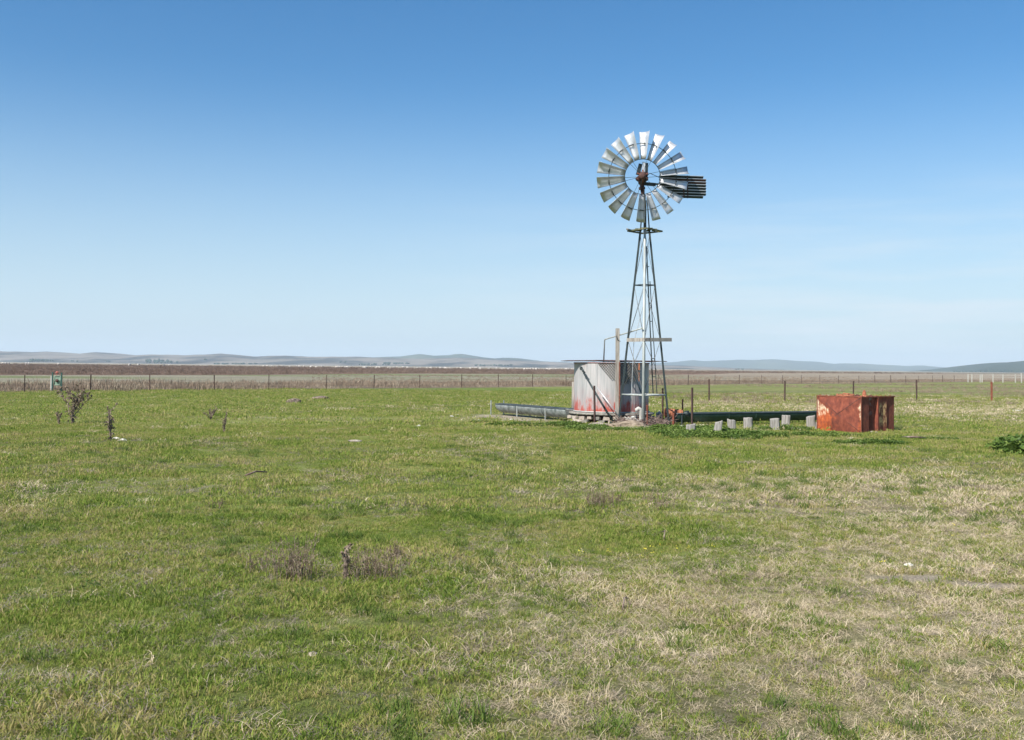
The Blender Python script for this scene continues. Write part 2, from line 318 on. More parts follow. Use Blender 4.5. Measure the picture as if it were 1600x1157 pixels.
        ws = mth('ADD', ws, mth('MULTIPLY', mth('MULTIPLY', e.outputs[0], ez.outputs[0]), 0.1))
        fw = n.new('ShaderNodeMapRange'); fw.inputs[1].default_value = 0.68; fw.inputs[2].default_value = 0.80; l.new(ws, fw.inputs[0])
        mw = n.new('ShaderNodeMix'); mw.data_type = 'RGBA'; mw.inputs[7].default_value = (0.66, 0.55, 0.38, 1); l.new(fw.outputs[0], mw.inputs[0]); l.new(mx.outputs[2], mw.inputs[6]); col = mw
    l.new(col.outputs[2], b.inputs['Base Color']); b.inputs['Roughness'].default_value = 0.88
    bp = n.new('ShaderNodeBump'); bp.inputs['Strength'].default_value = 0.4; bp.inputs['Distance'].default_value = 0.01; l.new(n1.outputs[0], bp.inputs['Height']); l.new(bp.outputs[0], b.inputs['Normal'])
    return m
M['box_front'] = boxtank_mat('rusty_tank_front'); M['box_side'] = boxtank_mat('rusty_tank_side', True)

def blade_mat(name, stops, nstops_amt=0.45, trans=0.3, patch=0.5, rough=0.7):
    """grass / leaf material: colour varies per blade, per tuft and over the field"""
    m, n, l, b = newmat(name)
    g = n.new('ShaderNodeNewGeometry'); oi = n.new('ShaderNodeObjectInfo')
    nz = n.new('ShaderNodeTexNoise'); nz.inputs['Scale'].default_value = patch; nz.inputs['Detail'].default_value = 5; l.new(g.outputs['Position'], nz.inputs['Vector'])
    a = n.new('ShaderNodeMath'); a.operation = 'MULTIPLY_ADD'; a.inputs[1].default_value = 0.5; l.new(g.outputs['Random Per Island'], a.inputs[0])
    q = n.new('ShaderNodeMapRange'); q.inputs[1].default_value = 0.3; q.inputs[2].default_value = 0.7; q.inputs[3].default_value = 0; q.inputs[4].default_value = 0.4; l.new(nz.outputs[0], q.inputs[0])
    l.new(q.outputs[0], a.inputs[2])
    nb_ = n.new('ShaderNodeTexNoise'); nb_.inputs['Scale'].default_value = patch * 5; nb_.inputs['Detail'].default_value = 3; l.new(g.outputs['Position'], nb_.inputs['Vector'])
    q3 = n.new('ShaderNodeMath'); q3.operation = 'MULTIPLY_ADD'; q3.inputs[1].default_value = 0.5; q3.inputs[2].default_value = -0.25; l.new(nb_.outputs[0], q3.inputs[0])
    q4 = n.new('ShaderNodeMath'); q4.operation = 'ADD'; l.new(q3.outputs[0], q4.inputs[0]); l.new(a.outputs[0], q4.inputs[1]); a = q4
    c = n.new('ShaderNodeMath'); c.operation = 'MULTIPLY_ADD'; c.inputs[1].default_value = 0.2; l.new(oi.outputs['Random'], c.inputs[0]); l.new(a.outputs[0], c.inputs[2])
    r = ramp(n, stops); l.new(c.outputs[0], r.inputs[0])
    l.new(r.outputs[0], b.inputs['Base Color']); b.inputs['Roughness'].default_value = rough
    b.inputs['Specular IOR Level'].default_value = 0.25
    t = n.new('ShaderNodeBsdfTranslucent'); l.new(r.outputs[0], t.inputs[0])
    ms = n.new('ShaderNodeMixShader'); ms.inputs[0].default_value = trans
    l.new(b.outputs[0], ms.inputs[1]); l.new(t.outputs[0], ms.inputs[2]); l.new(ms.outputs[0], n['Material Output'].inputs[0])
    return m
M['g_green'] = blade_mat('green_grass_blade', [(0.0, (0.045, 0.085, 0.012)), (0.22, (0.12, 0.20, 0.022)), (0.48, (0.25, 0.315, 0.05)), (0.7, (0.38, 0.34, 0.11)), (1, (0.5, 0.38, 0.21))], patch=0.8, trans=0.4)
M['g_straw'] = blade_mat('dry_grass_blade', [(0.0, (0.19, 0.14, 0.085)), (0.35, (0.44, 0.35, 0.22)), (0.75, (0.70, 0.58, 0.40))], trans=0.15)
M['g_grey'] = blade_mat('dead_grass_litter', [(0.0, (0.11, 0.085, 0.065)), (0.5, (0.27, 0.22, 0.17)), (1, (0.5, 0.43, 0.34))], trans=0.1)
M['g_brown'] = blade_mat('brown_dead_grass', [(0.0, (0.10, 0.068, 0.045)), (0.5, (0.24, 0.175, 0.12)), (1, (0.46, 0.38, 0.27))], trans=0.1, patch=0.12)
M['leaf'] = blade_mat('weed_leaf', [(0.0, (0.025, 0.06, 0.012)), (0.35, (0.075, 0.135, 0.022)), (0.7, (0.16, 0.23, 0.045)), (1, (0.27, 0.32, 0.09))], trans=0.3, patch=1.5, rough=0.5)
M['g_clump'] = blade_mat('lush_clump_blade', [(0.0, (0.04, 0.075, 0.015)), (0.3, (0.09, 0.15, 0.025)), (0.7, (0.17, 0.23, 0.045)), (1, (0.32, 0.29, 0.12))], trans=0.35)
M['g_field'] = blade_mat('brown_field_tussock', [(0.0, (0.07, 0.045, 0.032)), (0.5, (0.165, 0.115, 0.085)), (1, (0.33, 0.25, 0.185))], trans=0.1, patch=0.05)
M['leaf_light'] = blade_mat('pasture_weed_leaf', [(0.0, (0.035, 0.075, 0.012)), (0.4, (0.075, 0.13, 0.02)), (0.8, (0.13, 0.18, 0.04)), (1, (0.2, 0.24, 0.07))], trans=0.35, patch=1.5, rough=0.6)
M['flower'] = noisemat('yellow_petals', [(0.3, (0.7, 0.55, 0.03)), (0.7, (0.8, 0.7, 0.08))], 20, 3, 0.8, 0, 0)

# ------------------------------------------------------------------ ground
FA = lambda x, y: y - 1.075 * x - 80.3                # >0 : beyond the far fence line
def smooth(a, b, t): t = np.clip((t - a) / (b - a), 0, 1); return t * t * (3 - 2 * t)
def gauss(x, y, cx, cy, rx, ry): return np.exp(-(((x - cx) / rx) ** 2 + ((y - cy) / ry) ** 2))
def straw_mask(x, y):
    """0..1 how much dead straw lies among the green"""
    x = np.asarray(x, float); y = np.asarray(y, float)
    m = 0.05 + 0.05 * smooth(-2, 3, x)
    m = m + 1.25 * gauss(x, y, 5.2, 12.9, 3.2, 2.0) + 0.5 * gauss(x, y, 8.5, 14, 3, 3)
    m = m + 0.85 * gauss(x, y, 2.6, 6.3, 2.6, 1.8) + 0.35 * gauss(x, y, 2.6, 4.6, 2.2, 1.0) + 0.45 * gauss(x, y, 5, 9.0, 3, 1.8)
    m = m + 0.2 * gauss(x, y, -0.8, 6.0, 1.8, 0.8) + 0.15 * gauss(x, y, -2.6, 5.0, 1.0, .9) + 0.3 * gauss(x, y, -1.7, 8.3, 1.3, 1.0)
    m = m + 0.3 * smooth(4, 14, x) * smooth(24, 40, y) + 0.25 * smooth(-2, 6, x) * smooth(20, 8, y)
    m = m + 0.5 * gauss(x, y, 16, 42, 14, 6)
    n = fbm(x, y, 1.5, 4, 3); n2 = fbm(x, y, 5.5, 3, 9)
    return np.clip(m + (n - 0.5) * 0.9 + (n2 - 0.5) * 0.5, 0, 1)
def bare_mask(x, y):
    m = gauss(x, y, -0.35 , 32.0, 1.5, 1.3) * 1.1
    m = np.maximum(m, 0.95 * gauss(x, y, 0.7, 30.2, 1.4, 1.0)); m = np.maximum(m, gauss(x, y, 3.55, 26.7, 1.0, .8))
    m = np.maximum(m, 1.0 * gauss(x, y, 3.1, 7.75, .42, .17)); m = np.maximum(m, 1.0 * gauss(x, y, 3.6, 7.5, .45, .15))
    m = np.maximum(m, 0.6 * gauss(x, y, -5.3, 30, 3.0, .5))
    return np.clip(m + (fbm(x, y, .5, 3, 21) - 0.5) * 0.7 * (m > 0.12), 0, 1)
def gz(x, y):
    x = np.asarray(x, float); y = np.asarray(y, float)
    z = 0.05 * (fbm(x, y, 2.6, 3, 5) - 0.5) * smooth(26, 16, y) + 0.018 * (fbm(x, y, .55, 2, 6) - .5) * smooth(22, 12, y)
    z = z + 0.14 * gauss(x, y, 3.35, 26.6, .8, .45)       # heap of earth at the tower foot
    return z

def build_ground():
    d = [3.0]
    while d[-1] < 13500: d.append(d[-1] * 1.0105 + 0.02)
    Yv = np.array(d) - 26.0 ; Yv = np.concatenate([np.array([-60., -40., -25.]), Yv[Yv > -22.9]])
    # finer rows close to the camera
    Yn = np.arange(2.5, 17, 0.09); Yv = np.sort(np.concatenate([Yv[(Yv < 2.4) | (Yv > 17)], Yn]))
    u = np.linspace(-1, 1, 321); u = np.sign(u) * (0.75 * np.abs(u) + 0.25 * np.abs(u) ** 3)
    half = 14 + 0.95 * np.maximum(Yv, 0)
    X = half[:, None] * u[None, :]; Y = np.repeat(Yv[:, None], len(u), 1); Z = gz(X, Y)
    v = np.stack([X, Y, Z], -1).reshape(-1, 3); nr, nc = X.shape
    i = np.arange(nr - 1)[:, None] * nc + np.arange(nc - 1)[None, :]
    f = np.stack([i, i + 1, i + nc + 1, i + nc], -1).reshape(-1, 4)
    me = bpy.data.meshes.new('ground'); me.vertices.add(len(v)); me.vertices.foreach_set('co', v.ravel())
    me.loops.add(f.size); me.loops.foreach_set('vertex_index', f.ravel().astype(np.int32))
    me.polygons.add(len(f)); me.polygons.foreach_set('loop_start', np.arange(0, f.size, 4, dtype=np.int32))
    me.update(calc_edges=True)
    me.polygons.foreach_set('use_smooth', np.ones(len(f), bool))
    x, y = v[:, 0], v[:, 1]
    s = FA(x, y) + 8 * (fbm(x, y, 20, 3, 31) - .5)
    st = straw_mask(x, y); ba = bare_mask(x, y)
    n5 = fbm(x, y, 2.2, 4, 41)[:, None]; nL = fbm(x / 3.0, y, 14, 4, 43)[:, None]
    green = np.array([0.165, 0.195, 0.05]) * (0.75 + .5 * n5) * (1 - .0 * nL) + (nL - .5) * np.array([0.10, 0.06, 0.03])
    straw = np.array([0.27, 0.225, 0.13]) * (0.75 + .5 * n5)
    c = green * (1 - .8 * st[:, None]) + straw * (.8 * st[:, None])
    bare = np.array([0.36, 0.30, 0.235]) * (0.85 + .3 * n5)
    c = c * (1 - ba[:, None]) + bare * ba[:, None]
    # beyond fence A
    strip = np.array([0.20, 0.155, 0.11]) * (.7 + .6 * nL)
    pale = np.array([0.25, 0.23, 0.165]); palg = np.array([0.165, 0.185, 0.085])
    gmix = smooth(.42, .60, fbm(x * .35, y, 26, 3, 51))[:, None]
    field = palg * gmix + pale * (1 - gmix)
    right = smooth(8, 60, x)[:, None]
    field = field * (1 - right) + (np.array([0.27, 0.225, 0.165]) * (.75 + .5 * nL)) * right
    plough = np.array([0.16, 0.105, 0.075]) * (.8 + .4 * fbm(x * .15, y, 30, 3, 55))[:, None]
    straw2 = np.array([0.30, 0.26, 0.19]) * (.85 + .3 * fbm(x * .1, y, 200, 3, 57))[:, None]
    k1 = smooth(-3, 3, s)[:, None]; k2 = smooth(26, 34, s + 6 * (nL[:, 0] - .5))[:, None]
    s0 = 108 + 40 * smooth(-45, -20, x) - 10 * smooth(0, 40, x) + 110 * smooth(40, 110, x) + 14 * (fbm(x, y, 40, 3, 61) - .5)
    k3 = smooth(-3, 3, s - s0)[:, None]
    far = 800 + 60 * (fbm(x, y, 150, 3, 63) - .5)
    k4 = smooth(-25, 25, y - far)[:, None]
    patchy = (smooth(.35, .5, fbm(x * .2, y, 60, 3, 65)) * smooth(60, 160, x) )[:, None]
    plough = plough * (1 - .75 * patchy) + field * (.75 * patchy)
    c = c * (1 - k1) + strip * k1; c = c * (1 - k2) + field * k2; c = c * (1 - k3) + plough * k3; c = c * (1 - k4) + straw2 * k4
    dk = (smooth(980, 1040, y) * smooth(1500, 1300, y) * smooth(120, 400, x))[:, None]
    c = c * (1 - dk) + np.array([0.07, 0.07, 0.045]) * dk
    rgba = np.concatenate([np.clip(c, 0.004, 1), np.ones((len(c), 1))], 1).astype(np.float32)
    ca = me.color_attributes.new('albedo', 'FLOAT_COLOR', 'POINT'); ca.data.foreach_set('color', rgba.ravel())
    m, n, l, b = newmat('paddock_ground')
    at_ = n.new('ShaderNodeVertexColor'); at_.layer_name = 'albedo'
    g = n.new('ShaderNodeNewGeometry')
    def noi(sc, det, stre=(1, 1, 1)):
        mp = n.new('ShaderNodeMapping'); mp.inputs['Scale'].default_value = stre; l.new(g.outputs['Position'], mp.inputs[0])
        q = n.new('ShaderNodeTexNoise'); q.inputs['Scale'].default_value = sc; q.inputs['Detail'].default_value = det; q.inputs['Roughness'].default_value = .7; l.new(mp.outputs[0], q.inputs['Vector']); return q
    a1 = noi(45, 8); a2 = noi(1.6, 9); a3 = noi(.22, 10, (.5, 1, 1))
    mr = n.new('ShaderNodeMapRange'); mr.inputs[1].default_value = .3; mr.inputs[2].default_value = .7; mr.inputs[3].default_value = .45; mr.inputs[4].default_value = 1.5; l.new(a1.outputs[0], mr.inputs[0])
    mr2 = n.new('ShaderNodeMapRange'); mr2.inputs[1].default_value = .3; mr2.inputs[2].default_value = .7; mr2.inputs[3].default_value = .6; mr2.inputs[4].default_value = 1.4; l.new(a2.outputs[0], mr2.inputs[0])
    mr3 = n.new('ShaderNodeMapRange'); mr3.inputs[1].default_value = .3; mr3.inputs[2].default_value = .7; mr3.inputs[3].default_value = .75; mr3.inputs[4].default_value = 1.25; l.new(a3.outputs[0], mr3.inputs[0])
    q1 = n.new('ShaderNodeMath'); q1.operation = 'MULTIPLY'; l.new(mr.outputs[0], q1.inputs[0]); l.new(mr2.outputs[0], q1.inputs[1])
    q2 = n.new('ShaderNodeMath'); q2.operation = 'MULTIPLY'; l.new(q1.outputs[0], q2.inputs[0]); l.new(mr3.outputs[0], q2.inputs[1])
    vm = n.new('ShaderNodeVectorMath'); vm.operation = 'SCALE'; l.new(at_.outputs[0], vm.inputs[0]); l.new(q2.outputs[0], vm.inputs['Scale'])
    l.new(vm.outputs[0], b.inputs['Base Color']); b.inputs['Roughness'].default_value = 1; b.inputs['Specular IOR Level'].default_value = .1
    bp = n.new('ShaderNodeBump'); bp.inputs['Strength'].default_value = .8; bp.inputs['Distance'].default_value = .05; l.new(a1.outputs[0], bp.inputs['Height']); l.new(bp.outputs[0], b.inputs['Normal'])
    me.materials.append(m)
    o = bpy.data.objects.new('ground', me); COL.objects.link(o); tag(o, kind='structure')
build_ground()

# ------------------------------------------------------------------ hills
def hill_mat(name, a, b_, c_, sc, thr=(.45, .6)):
    m, n, l, b = newmat(name)
    g = n.new('ShaderNodeNewGeometry'); mp = n.new('ShaderNodeMapping'); mp.inputs['Scale'].default_value = (1, .4, 3); l.new(g.outputs['Position'], mp.inputs[0])
    q = n.new('ShaderNodeTexNoise'); q.inputs['Scale'].default_value = sc; q.inputs['Detail'].default_value = 7; l.new(mp.outputs[0], q.inputs['Vector'])
    r = ramp(n, [(thr[0] - .15, a), (thr[0], b_), (thr[1], c_)]); l.new(q.outputs[0], r.inputs[0]); l.new(r.outputs[0], b.inputs['Base Color'])
    b.inputs['Roughness'].default_value = 1; b.inputs['Specular IOR Level'].default_value = 0
    return m
HM1 = hill_mat('dry_hill_pasture', (0.25, 0.21, 0.17), (0.18, 0.155, 0.125), (0.045, 0.045, 0.042), .005, (.46, .58))
HM2 = hill_mat('wooded_range', (0.10, 0.12, 0.07), (0.05, 0.07, 0.045), (0.03, 0.05, 0.035), .002)
HM4 = hill_mat('forested_ridge', (0.07, 0.09, 0.05), (0.035, 0.05, 0.03), (0.02, 0.035, 0.022), .006)
def hills(prof, D, depth, mat, seed, rough=0.10, front=0.5):
    xs = [p[0] for p in prof]; ys = [p[1] for p in prof]
    nx, ny = 520, 26
    mb = MB()
    px = np.linspace(xs[0], xs[-1], nx + 1)
    crest = np.interp(px, xs, ys)
    P = [at(a, b, D) for a, b in zip(px, crest)]
    X = np.array([p.x for p in P]); H = np.array([p.z for p in P]); H = H + np.minimum(H, 60) * .16 * (fbm(X, X * 0, D * .03, 4, seed + 5) - .5)
    def fn(u, v):
        i = min(int(round(u * nx)), nx); h = max(H[i], 0.0)
        t = v * 2 - 1          # -1 front foot, 0 crest, 1 back foot
        k = math.cos(t * math.pi / 2) ** (1.3 if t < 0 else 1)
        yy = D + t * depth
        xx = X[i] * (1 + (0 if t > 0 else 0))
        g = float(fbm(np.array([xx]), np.array([yy * .35]), 260, 4, seed)[0]) - .5
        e = 1 - abs(k * 2 - 1)
        z = h * k + h * g * rough * 8 * e * .5
        if t > 0: z = min(z, h * k)
        return Vector((xx * yy / D if t < 0 else xx, yy, z - 2.0 * (1 - k)))
    mb.grid(fn, nx, ny)
    o = mb.out('hills', mat); tag(o, kind='structure'); return o
L1 = [(-500, 545), (-300, 552), (-120, 547), (0, 548.5), (30, 550), (50, 551.5), (75, 550.3), (100, 552.3), (120, 553.6), (150, 551.3), (180, 554.5), (200, 556.3), (235, 553.9), (260, 554.5), (290, 555.8), (320, 554.9), (345, 553.1), (370, 555), (400, 557.3), (445, 556.3), (480, 558), (540, 557.3), (580, 558.5), (620, 559.5), (660, 561), (700, 560), (740, 560), (780, 562), (830, 564.5), (880, 567), (940, 568), (1000, 570), (1060, 571.5), (1150, 575.5), (1250, 579), (1330, 581)]
hills(L1, 5200, 1500, HM1, 3)
L2 = [(500, 565), (560, 558.5), (600, 558.3), (625, 558), (640, 556), (655, 554.3), (680, 556.3), (700, 556), (712, 554), (722, 553.4), (735, 555), (755, 558.5), (775, 560), (785, 559.2), (812, 560), (835, 563), (850, 564.8), (880, 566), (920, 568), (1000, 572)]
hills(L2, 6800, 1200, HM2, 8)
L3 = [(920, 573), (990, 569), (1040, 567.5), (1060, 566), (1083, 563.2), (1100, 564.8), (1125, 563.5), (1150, 562.4), (1180, 562.3), (1205, 561.5), (1225, 562.3), (1245, 564), (1280, 565.5), (1305, 568.8), (1320, 568), (1345, 568.5), (1370, 570.2), (1395, 570.8), (1420, 572.3), (1440, 571.3), (1470, 573.8), (1490, 575.5), (1520, 577), (1560, 578), (1700, 580), (1900, 579)]
hills(L3, 9500, 1700, HM2, 12)
L4 = [(1500, 582.3), (1524, 580.5), (1532, 577.2), (1542, 573.8), (1555, 570.4), (1566, 567.8), (1577, 566.5), (1590, 567.2), (1600, 566.4), (1640, 562), (1700, 565), (1800, 560), (1900, 570), (2050, 583)]
hills(L4, 4300, 900, HM4, 17)

# ------------------------------------------------------------------ scattering
def make_tuft(name, m, n, rad, h, w, lean=.5, curl=.5, flat=0.0, seed=0, segs=3):
    rr = random.Random(seed); vs = []; fs = []
    for _ in range(n):
        a = rr.uniform(0, 6.283); r0 = rad * math.sqrt(rr.random()); bx, by = r0 * math.cos(a), r0 * math.sin(a)
        d = rr.uniform(0, 6.283); hh = h * rr.uniform(.45, 1.15); ww = w * rr.uniform(.6, 1.3)
        th = rr.uniform(0, lean) + flat; dr = rr.uniform(.2, 1) * curl
        px, pz = 0.0, -0.004; yaw = rr.uniform(-.5, .5) * (1 + flat * 2); pts = []; cx = bx; cy = by; cz = pz; dd = d
        pts.append((cx, cy, cz, dd))
        for s in range(segs):
            L = hh / segs; cx += math.sin(th) * math.cos(dd) * L; cy += math.sin(th) * math.sin(dd) * L; cz += math.cos(th) * L
            if cz < 0.003: cz = 0.003 + rr.random() * .006
            pts.append((cx, cy, cz, dd)); th += dr / segs * 1.6; dd += yaw / segs * 2
        f = rr.uniform(0, 3.14); sx_, sy_ = math.cos(f), math.sin(f); base = len(vs)
        for s, (x, y, z, q) in enumerate(pts[:-1]):
            k = ww / 2 * (1 - .25 * s / segs)
            vs.append((x - sx_ * k, y - sy_ * k, z)); vs.append((x + sx_ * k, y + sy_ * k, z))
        x, y, z, q = pts[-1]; vs.append((x, y, z))
        for s in range(segs - 1):
            i = base + 2 * s; fs.append((i, i + 1, i + 3, i + 2))
        i = base + 2 * (segs - 1); fs.append((i, i + 1, i + 2))
    me = bpy.data.meshes.new(name); me.from_pydata(vs, [], fs); me.materials.append(m)
    o = bpy.data.objects.new(name, me); return o
def make_leafclump(name, n, rad, h, lw, seed, mm=None):
    rr = random.Random(seed); vs = []; fs = []
    for _ in range(n):
        a = rr.uniform(0, 6.283); r0 = rad * math.sqrt(rr.random()); z = h * (1 - (r0 / rad) ** 2) * rr.uniform(.25, 1.05) + .01
        c = Vector((r0 * math.cos(a), r0 * math.sin(a), z)); nrm = Vector((rr.gauss(0, .6), rr.gauss(0, .6), 1)).normalized()
        t = nrm.orthogonal().normalized(); t.rotate(Matrix.Rotation(rr.uniform(0, 6.28), 3, nrm)); s_ = nrm.cross(t); L = lw * rr.uniform(.6, 1.4); i = len(vs)
        for p in (c - t * L, c + s_ * L * .55 - t * L * .2 + nrm * L * .15, c + t * L, c - s_ * L * .55 - t * L * .2 + nrm * L * .15): vs.append(p)
        fs.append((i, i + 1, i + 2)); fs.append((i, i + 2, i + 3))
    me = bpy.data.meshes.new(name); me.from_pydata([tuple(v) for v in vs], [], fs); me.materials.append(mm or M['leaf'])
    return bpy.data.objects.new(name, me)
def scatter(name, pts, scale, sources, label):
    """one stuff object: source tufts instanced on points by geometry nodes"""
    n = len(pts); me = bpy.data.meshes.new(name); me.vertices.add(n); me.vertices.foreach_set('co', np.asarray(pts, np.float32).ravel())
    a = me.attributes.new('sc', 'FLOAT', 'POINT'); a.data.foreach_set('value', np.asarray(scale, np.float32))
    rot = np.stack([RNG.normal(0, .12, n), RNG.normal(0, .12, n), RNG.uniform(0, 6.283, n)], -1).astype(np.float32)
    a = me.attributes.new('ro', 'FLOAT_VECTOR', 'POINT'); a.data.foreach_set('vector', rot.ravel())
    a = me.attributes.new('ix', 'INT', 'POINT'); a.data.foreach_set('value', RNG.integers(0, len(sources), n).astype(np.int32))
    o = bpy.data.objects.new(name, me); COL.objects.link(o); o['label'] = label; o['kind'] = 'stuff'; o['category'] = 'grass'
    ng = bpy.data.node_groups.new(name, 'GeometryNodeTree'); ng.interface.new_socket('Geometry', in_out='INPUT', socket_type='NodeSocketGeometry'); ng.interface.new_socket('Geometry', in_out='OUTPUT', socket_type='NodeSocketGeometry')
    N, Lk = ng.nodes, ng.links; gi = N.new('NodeGroupInput'); go = N.new('NodeGroupOutput'); ip = N.new('GeometryNodeInstanceOnPoints'); jn = N.new('GeometryNodeJoinGeometry')
    for s in sources:
        oi = N.new('GeometryNodeObjectInfo'); oi.inputs['Object'].default_value = s; oi.inputs['As Instance'].default_value = True; Lk.new(oi.outputs['Geometry'], jn.inputs[0])
    def attr(nm, t):
        q = N.new('GeometryNodeInputNamedAttribute'); q.data_type = t; q.inputs['Name'].default_value = nm; return q.outputs[0]
    er = N.new('FunctionNodeEulerToRotation'); Lk.new(attr('ro', 'FLOAT_VECTOR'), er.inputs[0])
    Lk.new(gi.outputs[0], ip.inputs['Points']); Lk.new(jn.outputs[0], ip.inputs['Instance']); ip.inputs['Pick Instance'].default_value = True
    Lk.new(attr('ix', 'INT'), ip.inputs['Instance Index']); Lk.new(er.outputs[0], ip.inputs['Rotation']); Lk.new(attr('sc', 'FLOAT'), ip.inputs['Scale'])
    Lk.new(ip.outputs[0], go.inputs[0])
    md = o.modifiers.new('scatter', 'NODES'); md.node_group = ng
    return o
def sample(y0, y1, dens, half=.62, xpad=3.5):
    """uniform points in the ground wedge the camera could see between two depths"""
    A = 2 * (half * y1 + xpad) * (y1 - y0); n = int(A * dens)
    y = RNG.uniform(y0, y1, n); x = RNG.uniform(-1, 1, n) * (half * y1 + xpad); k = np.abs(x) < half * y + xpad; x, y = x[k], y[k]
    return x, y
def keep_clear(x, y):
    k = np.ones(len(x), bool)
    k &= ((x - 2.95) ** 2 + (y - 29.6) ** 2) > 1.3 ** 2
    bx, by = x - BC[0], y - BC[1]; u = -(bx * FD.x + by * FD.y); v = bx * SD.x + by * SD.y
    k &= ~((np.abs((bx * -FD.x + by * -FD.y) + .64) < .66) & (np.abs(v - .81) < .84))
    return k
BC = (9.02, 25.7); FD = Vector((-.643, .766, 0)); SD = Vector((.766, .643, 0))      # rusty tank: near corner, front edge and side edge directions

def build_grass():
    gt = [make_tuft('tuft', M['g_green'], 38, .065, .033, .0042, 1.05, .9, seed=i) for i in range(5)]
    gtl = [make_tuft('tuft', M['g_green'], 26, .05, .06, .0045, .8, .9, seed=20 + i) for i in range(3)]
    mid = [make_tuft('tuft', M['g_green'], 46, .17, .05, .009, 1.0, .8, seed=40 + i, segs=2) for i in range(5)]
    far = [make_tuft('tuft', M['g_green'], 46, .38, .06, .018, 1.0, .7, seed=60 + i, segs=2) for i in range(4)]
    st = [make_tuft('straw', M['g_straw'], 38, .08, .085, .0023, .7, 1.3, .6, seed=80 + i, segs=5) for i in range(6)]
    sm = [make_tuft('straw', M['g_straw'], 44, .16, .11, .0045, .7, 1.2, .5, seed=100 + i, segs=3) for i in range(5)]
    sf = [make_tuft('straw', M['g_straw'], 40, .36, .11, .012, .8, 1.0, .3, seed=120 + i, segs=2) for i in range(4)]
    gr = [make_tuft('litter', M['g_grey'], 30, .08, .08, .0026, .5, 1.0, .9, seed=140 + i, segs=4) for i in range(5)]
    G = {'n': [], 'm': [], 'f': []}; T = {'n': [], 'm': [], 'f': []}; Lt = []
    for band, (y0, y1, dn) in {'n': (3.3, 11, 360), 'm': (11, 26, 62), 'f': (26, 66, 13)}.items():
        x, y = sample(y0, y1, dn); s = straw_mask(x, y); b = bare_mask(x, y); r = RNG.random(len(x))
        ok = keep_clear(x, y) & (b < .45 + .2 * r) & (FA(x, y) < 2) & (r < 1.0 - .55 * s)
        G[band] = (x[ok], y[ok])
        x, y = sample(y0, y1, dn * .55); s = straw_mask(x, y); b = bare_mask(x, y); r = RNG.random(len(x))
        ok = keep_clear(x, y) & (b < .35) & (FA(x, y) < 2) & (r < smooth(.12, .85, s) * 1.0 + .015)
        T[band] = (x[ok], y[ok])
    x, y = sample(3.3, 22, 110); s = fbm(x, y, .9, 3, 77); ok = (s > .47 + .1 * smooth(8, 20, y)) & (bare_mask(x, y) < .4); Lt = (x[ok], y[ok])
    def pts(xy): return np.stack([xy[0], xy[1], gz(xy[0], xy[1])], -1)
    def scl(xy, a, b_): return (a + (b_ - a) * RNG.random(len(xy[0]))) * (.35 + 1.25 * fbm(xy[0], xy[1], .8, 3, 88))
    scatter('grass', pts(G['n']), scl(G['n'], .7, 1.3), gt + gtl[:2], 'short green pasture grass in the foreground')
    scatter('grass', pts(G['m']), scl(G['m'], .6, 1.3), mid, 'short green pasture grass in the middle of the paddock')
    scatter('grass', pts(G['f']), scl(G['f'], .6, 1.2), far, 'short green pasture grass far back near the fences')
    scatter('dry_grass', pts(T['n']), scl(T['n'], .6, 1.35), st, 'pale tangled dry straw in the foreground grass')
    scatter('dry_grass', pts(T['m']), scl(T['m'], .6, 1.3), sm, 'band of pale dry grass in mid paddock at right')
    scatter('dry_grass', pts(T['f']), scl(T['f'], .5, 1.1), sf, 'pale dry grass between the tower and fences')
    scatter('grass_litter', pts(Lt), scl(Lt, .6, 1.2), gr, 'grey dead grass litter lying among green blades')
    print('GRASS', len(G['n'][0]), len(G['m'][0]), len(G['f'][0]), len(T['n'][0]), len(T['m'][0]), len(T['f'][0]), len(Lt[0]))
    cl = [make_tuft('clump', M['g_clump'], 80, .075, .085, .0042, .75, 1.0, seed=320 + i) for i in range(4)]
    x, y = sample(3.3, 20, 5); q = fbm(x, y, 1.1, 3, 103); ok = (q > .5) & keep_clear(x, y) & (bare_mask(x, y) < .3); x, y = x[ok], y[ok]
    scatter('grass', np.stack([x, y, gz(x, y)], -1), .6 + .8 * RNG.random(len(x)), cl, 'darker green grass clumps standing out of the short pasture')
    # tall brown dead grass behind the far fence
    bt = [make_tuft('brown_tuft', M['g_brown'], 40, .5, .42, .02, .5, .5, seed=160 + i, segs=2) for i in range(5)]
    n = 42000; y = RNG.uniform(38, 230, n); x = RNG.uniform(-.68, .62, n) * y; s = FA(x, y)
    nn = fbm(x, y, 9, 3, 91); lim = 25 + 14 * (nn - .5)
    ok = (s > -1.2 + 2 * nn) & (s < lim) & (RNG.random(n) < .35 + nn * .8)
    x, y = x[ok], y[ok]; sc = (.35 + .85 * RNG.random(len(x)) ** 1.5) * (.5 + fbm(x, y, 5, 2, 93)) * (1 - .45 * smooth(10, 60, x))
    scatter('tall_dead_grass', np.stack([x, y, 0 * x], -1), sc, bt, 'tall brown dead grass along the far fence')
    ft_ = [make_tuft('field_tuft', M['g_field'], 40, .5, .42, .02, .5, .5, seed=360 + i, segs=2) for i in range(4)]
    n = 26000; y = 120 + 520 * RNG.random(n) ** 1.3; x = RNG.uniform(-.62, .60, n) * y; s = FA(x, y)
    ok = (s > 112 + 40 * smooth(-45, -20, x) + 110 * smooth(40, 110, x)) & (RNG.random(n) < .25 + fbm(x * .3, y, 25, 3, 97)); x, y = x[ok], y[ok]
    scatter('dead_tussocks', np.stack([x, y, 0 * x], -1), (.5 + 1.0 * RNG.random(len(x))) * (.6 + y / 500), ft_, 'brown tussocks covering the wide field beyond the far fence')
